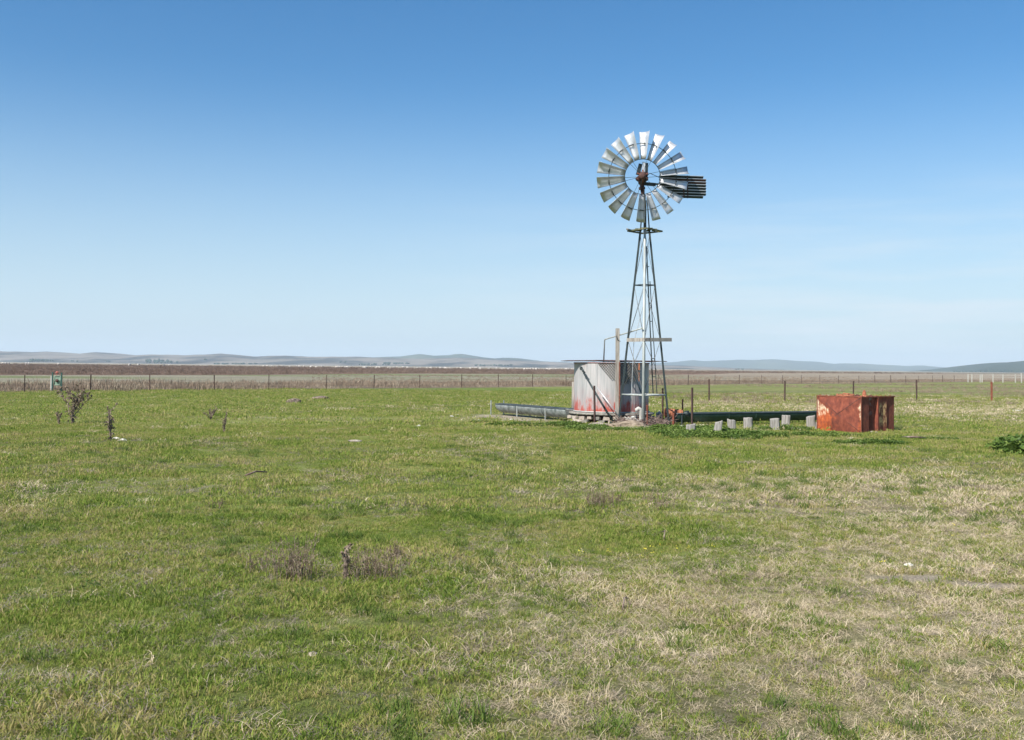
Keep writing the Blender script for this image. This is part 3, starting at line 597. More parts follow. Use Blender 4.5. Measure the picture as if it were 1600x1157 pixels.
    n = 9000; y = 45 + 170 * RNG.random(n); x = RNG.uniform(-.2, .62, n) * y; s = FA(x, y)
    ok = (((s > 30) & (s < 110)) | ((s < 0) & (x > 6))) & (fbm(x * .5, y, 10, 3, 99) > .5); x, y = x[ok], y[ok]
    scatter('dead_tussocks', np.stack([x, y, 0 * x], -1), .25 + .35 * RNG.random(len(x)), bt, 'low brown tussocks dotted over the paddock at right')
    # leafy ground cover at the tower and stumps
    lc = [make_leafclump('leaf_clump', 100, .17, .14, .027, 200 + i) for i in range(5)]
    zones = [(4.9, 23.9, 2.0, 1.6, .9), (5.2, 25.9, 1.9, .75, .8), (3.9, 25.9, .6, .4, .9), (2.0, 25.9, .95, .9, .8), (1.6, 27.3, .7, .6, .9), (0.3, 27.4, 1.1, .5, .6), (10.55, 19.6, .8, 1.2, 2.4), (7.9, 21.8, 1.0, .5, .7), (7.4, 24.3, 1.3, .6, .7), (-1.0, 28.6, .8, .3, .45), (9.8, 23.6, 1.2, .4, .4), (3.0, 25.6, .7, .4, .6), (7.3, 26.6, .8, .4, .8)]
    P = []; Sc = []; SP = [tuple(gp(a_, b_)[:2]) for a_, b_ in ((1079.5, 677), (1120.5, 678.5), (1143.5, 672), (1168.5, 670), (1211, 671.5), (1227.5, 667), (1267, 669))]
    for cx, cy, rx, ry, k in zones:
        nn = int(95 * rx * ry * 3.14 * 1.2)
        for _ in range(nn):
            a = random.uniform(0, 6.283); q = math.sqrt(random.random()); x = cx + rx * q * math.cos(a); y = cy + ry * q * math.sin(a)
            e = float(fbm(np.array([x]), np.array([y]), .6, 2, 95)[0])
            if e < .30 + .42 * q * q * q or any(abs(x - a_) < .22 and -.8 < y - b_ < .2 for a_, b_ in SP): continue
            z = float(gz(x, y)); P.append((x, y, z)); Sc.append(k * (1.25 - .6 * q) * random.uniform(.6, 1.25))
    P = np.array(P); ok = keep_clear(P[:, 0], P[:, 1])
    o = scatter('weeds', P[ok], np.array(Sc)[ok], lc, 'dark green leafy weeds spreading round tower and stumps'); o['category'] = 'weeds'
    lc2 = [make_leafclump('leaf_clump', 40, .2, .07, .024, 300 + i, M['leaf_light']) for i in range(4)]
    x, y = sample(6.5, 26, 7); q = fbm(x, y, 1.3, 3, 101); ok = (q > .56) & keep_clear(x, y) & (bare_mask(x, y) < .3); x, y = x[ok], y[ok]
    o = scatter('broadleaf_weeds', np.stack([x, y, gz(x, y)], -1), .18 + .3 * RNG.random(len(x)), lc2, 'low broad leaved weeds mixed into the pasture'); o['category'] = 'weeds'
    # yellow flowers
    fl = [make_leafclump('flower_clump', 7, .05, .05, .012, 240 + i, M['flower']) for i in range(3)]
    P = []
    for cx, cy, rx, ry, k in [(2.75, 26.9, .28, .12, 14), (1.1, 8.7, .3, .2, 10), (3.2, 8.3, 1.0, .25, 20), (4.3, 9.9, .5, .3, 9), (4.0, 5.6, .6, .5, 4), (-1.0, 30, .5, .3, 0)]:
        for _ in range(k):
            x = random.gauss(cx, rx); y = random.gauss(cy, ry); P.append((x, y, float(gz(x, y)) + .02))
    o = scatter('flowers', np.array(P), RNG.uniform(.3, .6, len(P)), fl, 'tiny yellow flowers dotted through the grass'); o['category'] = 'flowers'
build_grass()

# ------------------------------------------------------------------ windmill
def windmill():
    TC = gx(1005, 27.5); TC = Vector((at(1006, 600, 27.5).x, 27.5, 0))
    w = empty('windmill', TC, 'tall steel farm windmill on a four legged lattice tower above the water tank', 'windmill')
    H = 5.42                                   # height of platform
    base = .70; top = .105
    def P(px, py, Y): return at(px, py, Y) - TC
    th_ = R(8.6); dirs = [(-math.cos(th_), math.sin(th_)), (-math.sin(th_), -math.cos(th_)), (math.cos(th_), -math.sin(th_)), (math.sin(th_), math.cos(th_))]
    zt = H
    def legp(i, z): 
        k = base + (top - base) * z / (zt + .15); return Vector((dirs[i][0] * k, dirs[i][1] * k, z))
    for i in range(4):
        mb = MB()
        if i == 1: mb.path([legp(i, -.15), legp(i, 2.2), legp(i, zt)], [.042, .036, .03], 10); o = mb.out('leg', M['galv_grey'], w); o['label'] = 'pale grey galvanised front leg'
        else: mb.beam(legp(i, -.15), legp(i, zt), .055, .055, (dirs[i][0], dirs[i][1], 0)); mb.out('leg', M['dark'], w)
    # upper legs above the platform up to the mast head
    hub = at(1004, 276, 27.14) - TC; hub.y = 0
    for i in range(4):
        mb = MB(); mb.beam(legp(i, zt), Vector((dirs[i][0] * .05, dirs[i][1] * .05, hub.z - .45)), .035, .035); mb.out('mast_strut', M['dark'], w)
    # horizontal girts
    def girt(z, m, r, ext=0):
        for i in range(4):
            a = legp(i, z); b = legp((i + 1) % 4, z); d = (b - a).normalized()
            mb = MB(); mb.tube(a - d * ext, b + d * ext, r, n=8); mb.out('girt', m, w)
    girt((at(1005, 618, 26.9)).z, M['galv_grey'], .022)
    zz = at(1005, 531, 27.0).z
    mb = MB(); mb.beam(legp(0, zz) + Vector((-.03, -.04, 0)), legp(1, zz) + Vector((.02, -.06, 0)), .03, .10); mb.out('board', M['wood'], w)
    mb = MB(); mb.beam(legp(1, zz) + Vector((.05, -.03, 0)), legp(2, zz) + Vector((.32, .10, .02)), .03, .10); mb.out('board', M['wood'], w)
    zz2 = at(1005, 444, 27.1).z; girt(zz2, M['dark'], .014)
    # cross-bracing wires
    for z0, z1 in ((zz2 + 0, zz), (zz, .95), (zt - .05, zz2)):
        for i in range(4):
            mb = MB(); mb.tube(legp(i, z0), legp((i + 1) % 4, z1), .005, n=5); mb.tube(legp(i, z1), legp((i + 1) % 4, z0), .005, n=5); mb.out('brace_wire', M['wire'], w)
    # guy wire outside right leg
    # platform: turned square of weathered boards
    pf = MB(); k = .47; zc = zt - .02
    cs = [Vector((-k, 0, zc)), Vector((0, -k, zc + .02)), Vector((k, 0, zc)), Vector((0, k, zc))]
    for i in range(4): pf.beam(cs[i], cs[(i + 1) % 4], .06, .035)
    po = pf.out('platform', M['wood_lichen'], w)
    for t in (-.24, -.12, .12, .26):
        q = k - abs(t); mb = MB(); mb.box((t, 0, zc + .035 + random.uniform(0, .01)), (.10, 2 * q * .95, .022)); mb.out('plank', M['wood_lichen'], po)
    mb = MB(); mb.box((-k + .03, -.03, zc + .03), (.16, .10, .03), Matrix.Rotation(.3, 3, 'Y')); mb.out('plank', M['wood'], po)
    # ladder on the far right side
    la = [P(1010, 385, 27.9), P(1020.5, 616, 28.02)]; lb = [P(1015.5, 440, 27.75), P(1026.5, 616, 27.75)]
    ld = MB(); ld.beam(la[0], la[1], .03, .02); l1 = ld.out('ladder', M['dark'], w)
    mb = MB(); mb.beam(lb[0], lb[1], .03, .02); mb.out('rail', M['dark'], l1)
    for py in (389, 417, 447, 474, 502.5, 530, 560.5, 589):
        t = (py - 385) / 231; p = la[0].lerp(la[1], t); t2 = (py - 440) / 176; q = lb[0].lerp(lb[1], t2)
        mb = MB(); mb.tube(p, q, .011, n=6); mb.out('rung', M['dark'], l1)
    # pump rod and borehead
    mb = MB(); mb.path([(-.02, 0, hub.z - .3), (-.02, 0, 3.4), P(990.5, 535, 27.5), P(986.5, 617, 27.5), P(986, 645, 27.5)], .009, 6); mb.out('pump_rod', M['galv'], w)
    mb = MB(); mb.path([P(991, 672, 27.4), P(990, 652, 27.4)], .05, 10); mb.path([P(990, 656, 27.4), P(990, 650, 27.4)], .075, 10); mb.out('borehead', M['galv_grey'], w)
    # -------- head
    yaw = -.13 + .06
    WR = Matrix.Rotation(yaw, 3, 'Z')
    hc = Vector((hub.x, -.36, hub.z))
    hd = MB()
    RY = Matrix.Rotation(R(90), 3, 'X')
    m3 = WR @ RY
    hd.lathe([(.03, -.20), (.045, -.19), (.045, -.10), (.09, -.08), (.09, .02), (.05, .12), (.10, .16), (.10, .24), (.05, .28), (0.0, .28)], hc + Vector((0, .14, 0)), 14, m3)
    for (dx, dz, sw, sh_, ro_) in ((-.09, -.05, .16, .09, .5), (.09, -.07, .13, .10, -.6), (0, .07, .15, .08, .1), (-.04, -.13, .12, .07, -.3), (.1, .03, .09, .13, .2)):
        hd.box(hc + WR @ Vector((dx, .14, dz)), (sw, .26, sh_), WR @ Matrix.Rotation(ro_, 3, 'Y'), 1, .02)
    for k_ in range(9):
        a = k_ * .7; hd.tube(hc + WR @ Vector((.06 * math.cos(a), -.1, .06 * math.sin(a))), hc + WR @ Vector((.15 * math.cos(a + .5), .04, .14 * math.sin(a + .5))), .018, n=5)
    gb = hd.out('gearbox', M['rust_dark'], w)
    for k_ in range(6):
        a = k_ * math.pi / 3 + .3; mb = MB(); d = WR @ Vector((math.cos(a), 0, math.sin(a))); d2 = WR @ Vector((math.cos(a + .25), 0, math.sin(a + .25)))
        mb.tube(hc + d * .05 + Vector((0, -.1, 0)), hc + d2 * .17 + Vector((0, -.04, 0)), .016, n=6); mb.out('hub_arm', M['rust'], gb)
    # hood above gearbox
    mb = MB(); c = Vector((hub.x, -.16, hub.z))
    mb.box(c + Vector((.09, 0, .24)), (.15, .16, .32), Matrix.Rotation(.03, 3, 'Y')); mb.out('hood', M['dark'], w)
    mb = MB(); mb.box(c + Vector((.04, -.10, .26)), (.085, .02, .32)); mb.out('hood_plate', M['galv'], w)
    mb = MB(); mb.beam(c + Vector((-.11, 0, .08)), c + Vector((-.03, 0, .38)), .07, .1); mb.out('hood_stay', M['dark'], w)
    mb = MB(); mb.path([c + Vector((.02, .1, -.1)), c + Vector((.04, .13, -.35)), Vector((0, 0, hub.z - .75))], [.07, .05, .045], 10)
    mb.path([c + Vector((.02, .1, -.24)), c + Vector((.03, .12, -.30))], .09, 10); mb.out('mast', M['rust_dark'], w)
    mb = MB(); mb.tube((0, 0, zt - .1), (0, 0, hub.z - .6), .04, n=10); mb.out('mast_pipe', M['dark'], w)
    # wheel
    R1 = 1.243; R0 = .485; RO = .92
    ax = WR @ Vector((0, -1, 0)); er = WR @ Vector((1, 0, 0)); ez = Vector((0, 0, 1))
    def rad(a): return er * math.cos(a) + ez * math.sin(a)
    wm = MB()
    wm.ring(lambda a: hc + rad(a) * R0 - ax * .03, .010, 54, 6); wm.ring(lambda a: hc + rad(a) * RO - ax * .05, .009, 54, 6)
    for k_ in range(6):
        a = k_ * math.pi / 3 + .15
        for s_ in (-.10, .10):
            p0 = hc + rad(a + s_ * 3) * .07 + ax * (.10 if s_ > 0 else -.12); wm.tube(p0, hc + rad(a + s_) * RO - ax * .05, .0055, n=5)
    wh = wm.out('wheel', M['dark'], w)
    for k_ in range(18):
        a = R(88.0) - k_ * R(20); rd = rad(a); tn = -er * math.sin(a) + ez * math.cos(a)
        pit = R(46 + random.uniform(-2.5, 2.5)); nrm = ax * math.cos(pit) + tn * math.sin(pit); ch = tn * math.cos(pit) - ax * math.sin(pit)
        mb = MB()
        def fn(u, v):
            r = R0 + .005 + (R1 - R0) * u; ww = .195 + (.375 - .195) * u; c_ = v - .5
            return hc + rd * (r - .012 * math.cos(c_ * 3) * 0) + ch * (c_ * ww) - nrm * (.23 * ww * (1 - 4 * c_ * c_)) 
        mb.grid(fn, 6, 7); bl = mb.out('blade', M['galv'], wh)
        sd = bl.modifiers.new('thickness', 'SOLIDIFY'); sd.thickness = .003; sd.offset = 0
        mb = MB(); p = hc + rd * RO; mb.tube(p - ax * .05 - ch * .05, p + ch * .055 + nrm * .008 , .008, n=5)
        mb.tube(p + nrm * .0 - ch * .03, p + ch * .10 + nrm * .015 + rd * .02, .008, n=5); mb.out('blade_bracket', M['dark'], wh)
    # tail: boom and slatted vane folded round to the side
    dT = Vector((.992, .12, 0)).normalized()
    def tp(t, z): return Vector((hub.x, 0, z)) + dT * t
    zc = at(1075, 293, 28.6).z
    def zat(py, t): return at(1005 + 57 * t, py, 27.5 + .12 * t).z
    mb = MB(); mb.beam(tp(0, zat(287, 0)), tp(.42, zat(289, .42)), .05, .09); mb.beam(tp(.3, zat(287.5, .3)), tp(1.4, zat(292, 1.4)), .03, .05)
    bo = mb.out('tail_boom', M['dark'], w)
    mb = MB(); mb.path([tp(.12, zat(279, .12)), tp(.25, zat(271, .25)), tp(.58, zat(279, .58))], .009, 6); mb.out('furl_rod', M['dark'], w)
    vt, vb = zat(275.2, 1.2), zat(310.5, 1.2); ns = 8; hstep = (vt - vb) / ns
    vane = MB(); nv = Vector((-.12, .992, 0))
    vane.beam(tp(1.31, vt) - nv * .05, tp(1.33, vb) - nv * .05, .03, .02, nv); vane.beam(tp(1.21, (vt + vb) / 2) - nv * .05, tp(1.22, vb) - nv * .05, .03, .02, nv)
    vo = vane.out('tail_vane', M['picket'], w)
    for j in range(ns):
        zt_ = vt - j * hstep; f = j / (ns - 1)
        t0 = .52 + (.24 * max(0, (f - .35) / .65)); t1 = 1.86 - (.08 if j in (0, ns - 1) else 0)
        mb = MB(); a = tp(t0, zt_); b = tp(t1, zt_)
        v = [a - nv * .035, b - nv * .035, b - nv * .035 - Vector((0, 0, .018)), a - nv * .035 - Vector((0, 0, .018)),
             b + nv * .02 - Vector((0, 0, hstep * .80)), a + nv * .02 - Vector((0, 0, hstep * .80))]
        vv = [mb.b.verts.new(p) for p in v]; mb.b.faces.new((vv[0], vv[1], vv[2], vv[3])); mb.b.faces.new((vv[3], vv[2], vv[4], vv[5]))
        s_ = mb.out('slat', M['dark'] if j not in (1, 2) else M['rust_dark'], vo); sd = s_.modifiers.new('thickness', 'SOLIDIFY'); sd.thickness = .004
        mb = MB(); mb.beam(a - nv * .042, b - nv * .042, .014, .014); mb.out('slat_lip', M['galv'], vo)
    return w
windmill()

# ------------------------------------------------------------------ water tank and its surroundings
def water_tank():
    TCX = at(955, 640, 29.6).x; C = Vector((TCX, 29.6, 0)); zb = at(955, 646, 28.5).z; r = 1.105; ht = at(955, 567, 28.5).z - zb
    b = empty('tank_base', C, 'low round masonry base with a concrete slab beneath the water tank', 'base')
    mb = MB(); prof = [(1.24, zb - .065), (1.27, zb - .06), (1.26, zb - .012), (1.2, zb - .001), (0, zb)]
    mb.lathe([(0, zb - .065)] + prof, (0, 0, 0), 40); mb.out('slab', M['concrete'], b)
    rr = random.Random(4)
    for lay in range(2):
        nb = 30
        for k in range(nb):
            a = 2 * math.pi * (k + .5 * lay) / nb
            if rr.random() < .16: continue
            rad = 1.22 + rr.uniform(-.05, .04); mb = MB(); wd = rr.uniform(.14, .21)
            mb.box((rad * math.cos(a), rad * math.sin(a), .06 + lay * .10), (.16, wd, .085), Matrix.Rotation(a + rr.uniform(-.1, .1), 3, 'Z'), .9, .012); mb.out('block', M['stone'] if rr.random() < .75 else M['concrete'], b)
    mb = MB(); mb.lathe([(1.0, -.05), (1.0, zb - .065)], (0, 0, 0), 30); mb.out('core', M['rust_dark'], b)
    t = empty('water_tank', C + Vector((0, 0, zb + .002)), 'round steel water tank with faded red paint and a rusty sheet roof', 'water tank')
    mb = MB(); rg = lambda a: r * (1 + .004 * math.sin(a * 5) + .003 * math.sin(a * 11))
    n = 96; mb.grid(lambda u, v: Vector((rg(u * 6.28318) * math.cos(u * 6.28318), rg(u * 6.28318) * math.sin(u * 6.28318), .0 + ht * v)), n, 8)
    mb.out('wall', M['tank'], t)
    mb = MB(); mb.ring(lambda a: (1.012 * r * math.cos(a), 1.012 * r * math.sin(a), .02), .018, 72, 6); mb.out('bottom_rim', M['galv_grey'], t)
    mb = MB(); mb.ring(lambda a: (1.008 * r * math.cos(a), 1.008 * r * math.sin(a), ht - .01), .016, 72, 6); mb.out('top_rim', M['rust'], t)
    for a in (-2.05, -1.02): 
        mb = MB(); mb.box((r * 1.006 * math.cos(a), r * 1.006 * math.sin(a), ht / 2), (.012, .035, ht), Matrix.Rotation(a, 3, 'Z')); mb.out('seam', M['tank'], t)
    # sheet roof
    zr = at(955, 564.0, 28.4).z - C.z - zb
    rr = random.Random(11); edge = [1.135 + .03 * rr.random() for _ in range(60)]
    for k in range(60):
        a = 2 * math.pi * k / 60
        edge[k] += .36 * max(0, math.cos(a - math.pi)) ** 8 + .50 * max(0, math.cos(a)) ** 8
    def rf(u, v):
        k = int(round(u * 60)) % 60; a = 2 * math.pi * k / 60; q = edge[k] * v
        return Vector((q * math.cos(a), q * math.sin(a), zr + .0 + .02 * (1 - v) + .012 * math.sin(q * math.sin(a) * 40) + (.008 * math.sin(a * 3 + 1) * v)))
    mb = MB(); mb.grid(rf, 60, 10); ro = mb.out('roof', M['rust_dark'], t); sd = ro.modifiers.new('thickness', 'SOLIDIFY'); sd.thickness = .012
    # valve and outlets
    a0 = math.atan2(-1, -.72)
    p = at(908.5, 576, 28.72) - t.location
    mb = MB(); mb.path([p + Vector((0, .1, .0)), p + Vector((0, -.06, 0)), p + Vector((.06, -.09, -.10)), p + Vector((.10, -.09, -.13))], [.03, .035, .03, .03], 8)
    mb.lump(p + Vector((-.02, -.05, 0)), (.05, .05, .06), 1, .2, 1); mb.out('valve', M['dark'], t)
    mb = MB(); p = at(998.5, 573, 28.5) - t.location; mb.box(p, (.05, .05, .2), None, .6); mb.box(p + Vector((0, 0, -.3)), (.02, .03, .25)); mb.out('overflow_bracket', M['rust_orange'], t)
    # pipes running down from the valve
    q0 = at(912, 583, 28.45); q1 = at(960, 662, 27.9)
    mb = MB(); mb.path([q0, q0.lerp(q1, .5) + Vector((.0, 0, -.02)), q1], .028, 8); o = mb.out('outlet_pipe', M['dark'])
    tag(o, 'dark pipe slanting down across the water tank from its valve', 'pipe')
    q0 = at(933, 606, 28.35); q1 = at(968, 652, 28.0)
    mb = MB(); mb.tube(q0, q1, .014, n=8); o = mb.out('brace_rod', M['galv'])
    tag(o, 'thin pale rod slanting across the tank beside the dark pipe', 'rod')
    # netting: wire diamonds hung over the front of the tank
    mb = MB(); R_ = r + .035; stp = .075; c0 = math.radians(-90)
    L = lambda s_: (R_ * math.cos(c0 + s_ / R_), R_ * math.sin(c0 + s_ / R_))
    def low(s_):             # lowest height of the net at arc position s
        return ht - max(0, (s_ + .60)) * .98 if s_ < .12 else ht - .70 + (s_ - .12) * .35
    for kk in range(-24, 40):
        for sg in (-1, 1):
            pts = []; s0 = kk * stp
            for q in range(0, 22):
                z = ht - .0 - q * stp / 2 * 1.15; s_ = s0 + sg * q * stp / 2
                if -.62 < s_ < .86 and z > low(s_): x, y = L(s_); pts.append(Vector((x, y, z)))
                else:
                    if len(pts) > 1: mb.path(pts, .007, 4, False)
                    pts = []
            if len(pts) > 1: mb.path(pts, .007, 4, False)
    o = mb.out('wire_netting', M['wire']); o.location = t.location.copy(); tag(o, 'torn diamond wire netting hung over the front of the tank', 'netting')
    # old timber post in front of the tank
    p0 = at(964.5, 655, 28.28); p1 = at(965, 513.5, 28.28); 
    ps = empty('timber_post', (p0.x, p0.y, 0), 'tall grey weathered timber post standing before the water tank', 'post')
    mb = MB(); mb.beam((0, 0, -.1), (p1.x - p0.x, 0, p1.z), .12, .105); mb.out('post', M['wood'], ps)
    mb = MB(); mb.path([at(963, 525, 28.2) - ps.location, at(965, 531, 28.2) - ps.location, at(969, 534, 28.25) - ps.location], .012, 6); mb.out('hook', M['dark'], ps)
    mb = MB(); mb.beam(at(968, 566, 28.2) - ps.location, at(968, 640, 28.2) - ps.location, .03, .03); mb.out('post_shade_strip', M['rust'], ps)  # rust-brown strip modelled in place of the post's shadow on the tank
    # delivery pipe
    mb = MB(); mb.path([at(1003.5, 513, 27.0), at(980, 520.5, 27.9), at(945.5, 530.5, 29.1), at(944.6, 533, 29.15), at(943.2, 566, 29.2)], [.02, .02, .02, .02, .022], 8)
    o = mb.out('delivery_pipe', M['galv_grey']); tag(o, 'thin pipe sloping from the tower leg then dropping into tank', 'pipe')
    # X braces leaning between tower and tank
    mb = MB(); mb.beam(at(982.5, 566, 28.3), at(1003.5, 618, 28.1), .05, .02); o = mb.out('steel_strut', M['dark']); tag(o, 'thin dark steel strut slanting over shaded side of tank', 'strut')
    mb = MB(); mb.beam(at(973.5, 577, 28.3), at(984, 592, 28.3), .09, .03); o = mb.out('steel_plate', M['dark']); tag(o, 'short dark slanting plate right of the tall timber post', 'plate')
    # grey post left behind the tank
    p0 = at(896, 634, 30.6); p1 = at(896.5, 597, 30.6)
    mb = MB(); mb.tube((p0.x, p0.y, 0), p1, .06, .055, 10); o = mb.out('fence_strainer', M['wood']); tag(o, 'grey round post just left of the water tank', 'post')
water_tank()

def pick(px, ytop, ybot, Y, r, m, label, name='steel_picket', z0=None, lean=0):
    a = at(px, ybot, Y); b = at(px + lean, ytop, Y)
    mb = MB(); a.z = min(a.z, 0.0) - .05
    c = Vector((0, 0, 0)); o0 = Vector((a.x, a.y, 0)); d = b - o0
    # star-section picket
    for k in range(3):
        an = 2.094 * k + .4; q = Vector((math.cos(an), math.sin(an), 0)) * r
        mb.beam(q * .3 + Vector((0, 0, -.1)), q * .3 + d, r * .28, r * .75, q)
    o = mb.out(name, m); o.location = o0; tag(o, label, 'picket'); return o
pick(929.5, 603, 665, 27.7, .045, M['picket'], 'rusty steel picket leaning in front of faded red tank paint', lean=-1.0)
pick(1081.5, 606, 666, 26.6, .045, M['picket'], 'tall rusty steel picket at the near side of the green trough')
pick(1066.5, 624, 660, 28.6, .035, M['rust_dark'], 'shorter dark picket behind the orange rusty cylinder')
pick(1035.5, 607, 652, 28.2, .04, M['picket'], 'rusty picket just left of the right tower leg')
pick(1011.5, 633, 669, 26.7, .032, M['rust'], 'short rusty picket in the rubble right of front leg')
pick(1052.5, 646, 667, 27.0, .055, M['rust'], 'stubby rusted picket at the left end of green trough')

# ------------------------------------------------------------------ troughs
def trough(name, A, B, wdt, hgt, zr, m, label, ends=True, legs=(), v=False):
    A = Vector(A); B = Vector(B); d = (B - A); L = d.length; d.normalize(); s = Vector((-d.y, d.x, 0)); e = empty(name, (A.x, A.y, 0), label, 'trough')
    A0 = Vector((0, 0, 0)); mb = MB(); n = 14; nl = 24
    def fn(u, t):
        a = math.pi * t; k = 1.0
        uu = u
        if ends and u < .12: k = math.sqrt(max(0, 1 - ((.12 - u) / .12) ** 2)) * .75 + .25
        x = -math.cos(a) * wdt / 2 * (k if not v else 1); z = -math.sin(a) ** (1 if not v else .8) * hgt * k
        return d * (L * uu) + s * x + Vector((0, 0, zr + z))
    mb.grid(fn, nl, n)
    # end caps
    for uu in ((0, 1) if not ends else (1, 0)):
        ring = [mb.b.verts.new(fn(uu, t / n)) for t in range(n + 1)]; mb.b.faces.new(ring)
    o = mb.out('basin', m, e); sd = o.modifiers.new('thickness', 'SOLIDIFY'); sd.thickness = .006
    for sd_ in (-1, 1):
        mb = MB(); mb.path([fn(u / 20, 0 if sd_ < 0 else 1) + Vector((0, 0, .01)) for u in range(21)], .016, 6); mb.out('rim', M['rim_dark'], e)
    for u in ([.36, .70] if ends else [.14, .30, .46, .62, .80, .94]):
        mb = MB(); mb.path([fn(u, t / n) + (fn(u, t / n) - fn(u, .5) - Vector((0, 0, hgt))).normalized() * .004 for t in range(n + 1)], .010, 5); mb.out('band', M['rim_dark'] if ends else m, e)
    if ends:
        mb = MB(); mb.tube(fn(0, 0), fn(0, 1), .014, n=6); mb.out('rim', M['rim_dark'], e)
    mb = MB(); mb.box(d * L / 2 + Vector((0, 0, zr - hgt * .25)), (.01, .01, .01)); mb.b.clear()
    wz = zr - hgt * .3; ww = wdt * .43
    q = [d * (L * .1) - s * ww, d * (L * .98) - s * ww, d * (L * .98) + s * ww, d * (L * .1) + s * ww]
    mb.b.faces.new([mb.b.verts.new(p + Vector((0, 0, wz))) for p in q]); mb.out('water', WATER, e)
    for u, top in legs:
        for sg in (-1, 1):
            mb = MB(); c = d * (L * u) + s * sg * (wdt / 2 + .015); mb.beam(c + Vector((0, 0, -.05)), c + Vector((0, 0, zr + top)), .035, .02, d); mb.out('leg', M['galv_grey'] if ends else M['rim_dark'], e)
    return e
wm_, wn_, wl_, wb_ = newmat('trough_water'); wb_.inputs['Base Color'].default_value = (.02, .035, .03, 1); wb_.inputs['Roughness'].default_value = .08
_n = wn_.new('ShaderNodeTexNoise'); _n.inputs['Scale'].default_value = 14; _b = wn_.new('ShaderNodeBump'); _b.inputs['Strength'].default_value = .1; wl_.new(_n.outputs[0], _b.inputs['Height']); wl_.new(_b.outputs[0], wb_.inputs['Normal'])
WATER = wm_
A = gx(777, 33.4); B = gx(893, 29.6)
trough('water_trough', A, B, .46, .27, .36, M['trough_galv'], 'half round galvanised trough running left from the tank', True, [(.0, .12), (.38, 0), (.76, 0)])
A = gx(1050, 27.9); B = gx(1310, 30.4)
trough('water_trough', A, B, .40, .24, .34, M['trough_green'], 'long dark green painted trough behind the row of timber stumps', False, [(.03, -.03), (.97, -.03)])

# ------------------------------------------------------------------ stumps
stumps = [(1079.5, 666.5, 677, 15, 'low wide stump at the foot of rusty picket, leftmost of row'), (1120.5, 662, 678.5, 13.5, 'leaning stump furthest forward in the weeds, second from left'),
          (1143.5, 656, 672, 13, 'narrow square stump in weeds between leaning and widest stumps'), (1168.5, 653, 670, 15, 'bleached stump left of centre of row against green trough'),
          (1211, 654.5, 671.5, 16.5, 'widest stump with slanting top just left of tallest stump'), (1227.5, 649, 667, 14.5, 'tallest stump, just right of and behind widest stump'),
          (1267, 650.5, 669, 13.5, 'grey split stump next to the rusty square tank'), (1276.5, 660, 671, 6, 'small slim stump end tucked against the rusty tank')]
for i, (px, yt, yb, wpx, lab) in enumerate(stumps):
    g = gp(px, yb); g.z = 0; h = at(px, yt, g.y).z + (.05 if i < 2 else 0); wd = wpx / FPX * g.y; rr = random.Random(30 + i)
    mb = MB(); n = 14; ph = rr.uniform(0, 6); prof = [1 + rr.uniform(-.10, .10) for _ in range(n)]; tl = rr.uniform(-.025, .025); ln = (.05 if i == 1 else rr.uniform(-.02, .02)); wd *= rr.uniform(.9, 1.05)
    rings = []
    for j, z in enumerate((-.08, .02, h * .5, h * .93, h)):
        k = (1.02, 1.0, .97, .98, .93)[j]; ring = []
        for q in range(n):
            a = 6.28318 * q / n; rr_ = wd / 2 * prof[q] * k * .93 / (abs(math.cos(a)) ** 4 + abs(math.sin(a)) ** 4) ** .25
            ring.append(mb.b.verts.new((rr_ * math.cos(a) + ln * z / h, rr_ * math.sin(a) * .9, z + (tl * math.cos(a) if j >= 3 else 0) + (rr.uniform(-.008, .008) if j == 4 else 0))))
        rings.append(ring)
    for a_, b_ in zip(rings, rings[1:]):
        for q in range(n): mb.b.faces.new((a_[q], a_[(q + 1) % n], b_[(q + 1) % n], b_[q]))
    c = mb.b.verts.new((ln, 0, h - .01))
    for q in range(n): mb.b.faces.new((rings[-1][q], rings[-1][(q + 1) % n], c))
    o = mb.out('timber_stump', M['stumpwood']); o.location = g; tag(o, lab, 'stump', 'row of sawn timber stumps before the green trough')

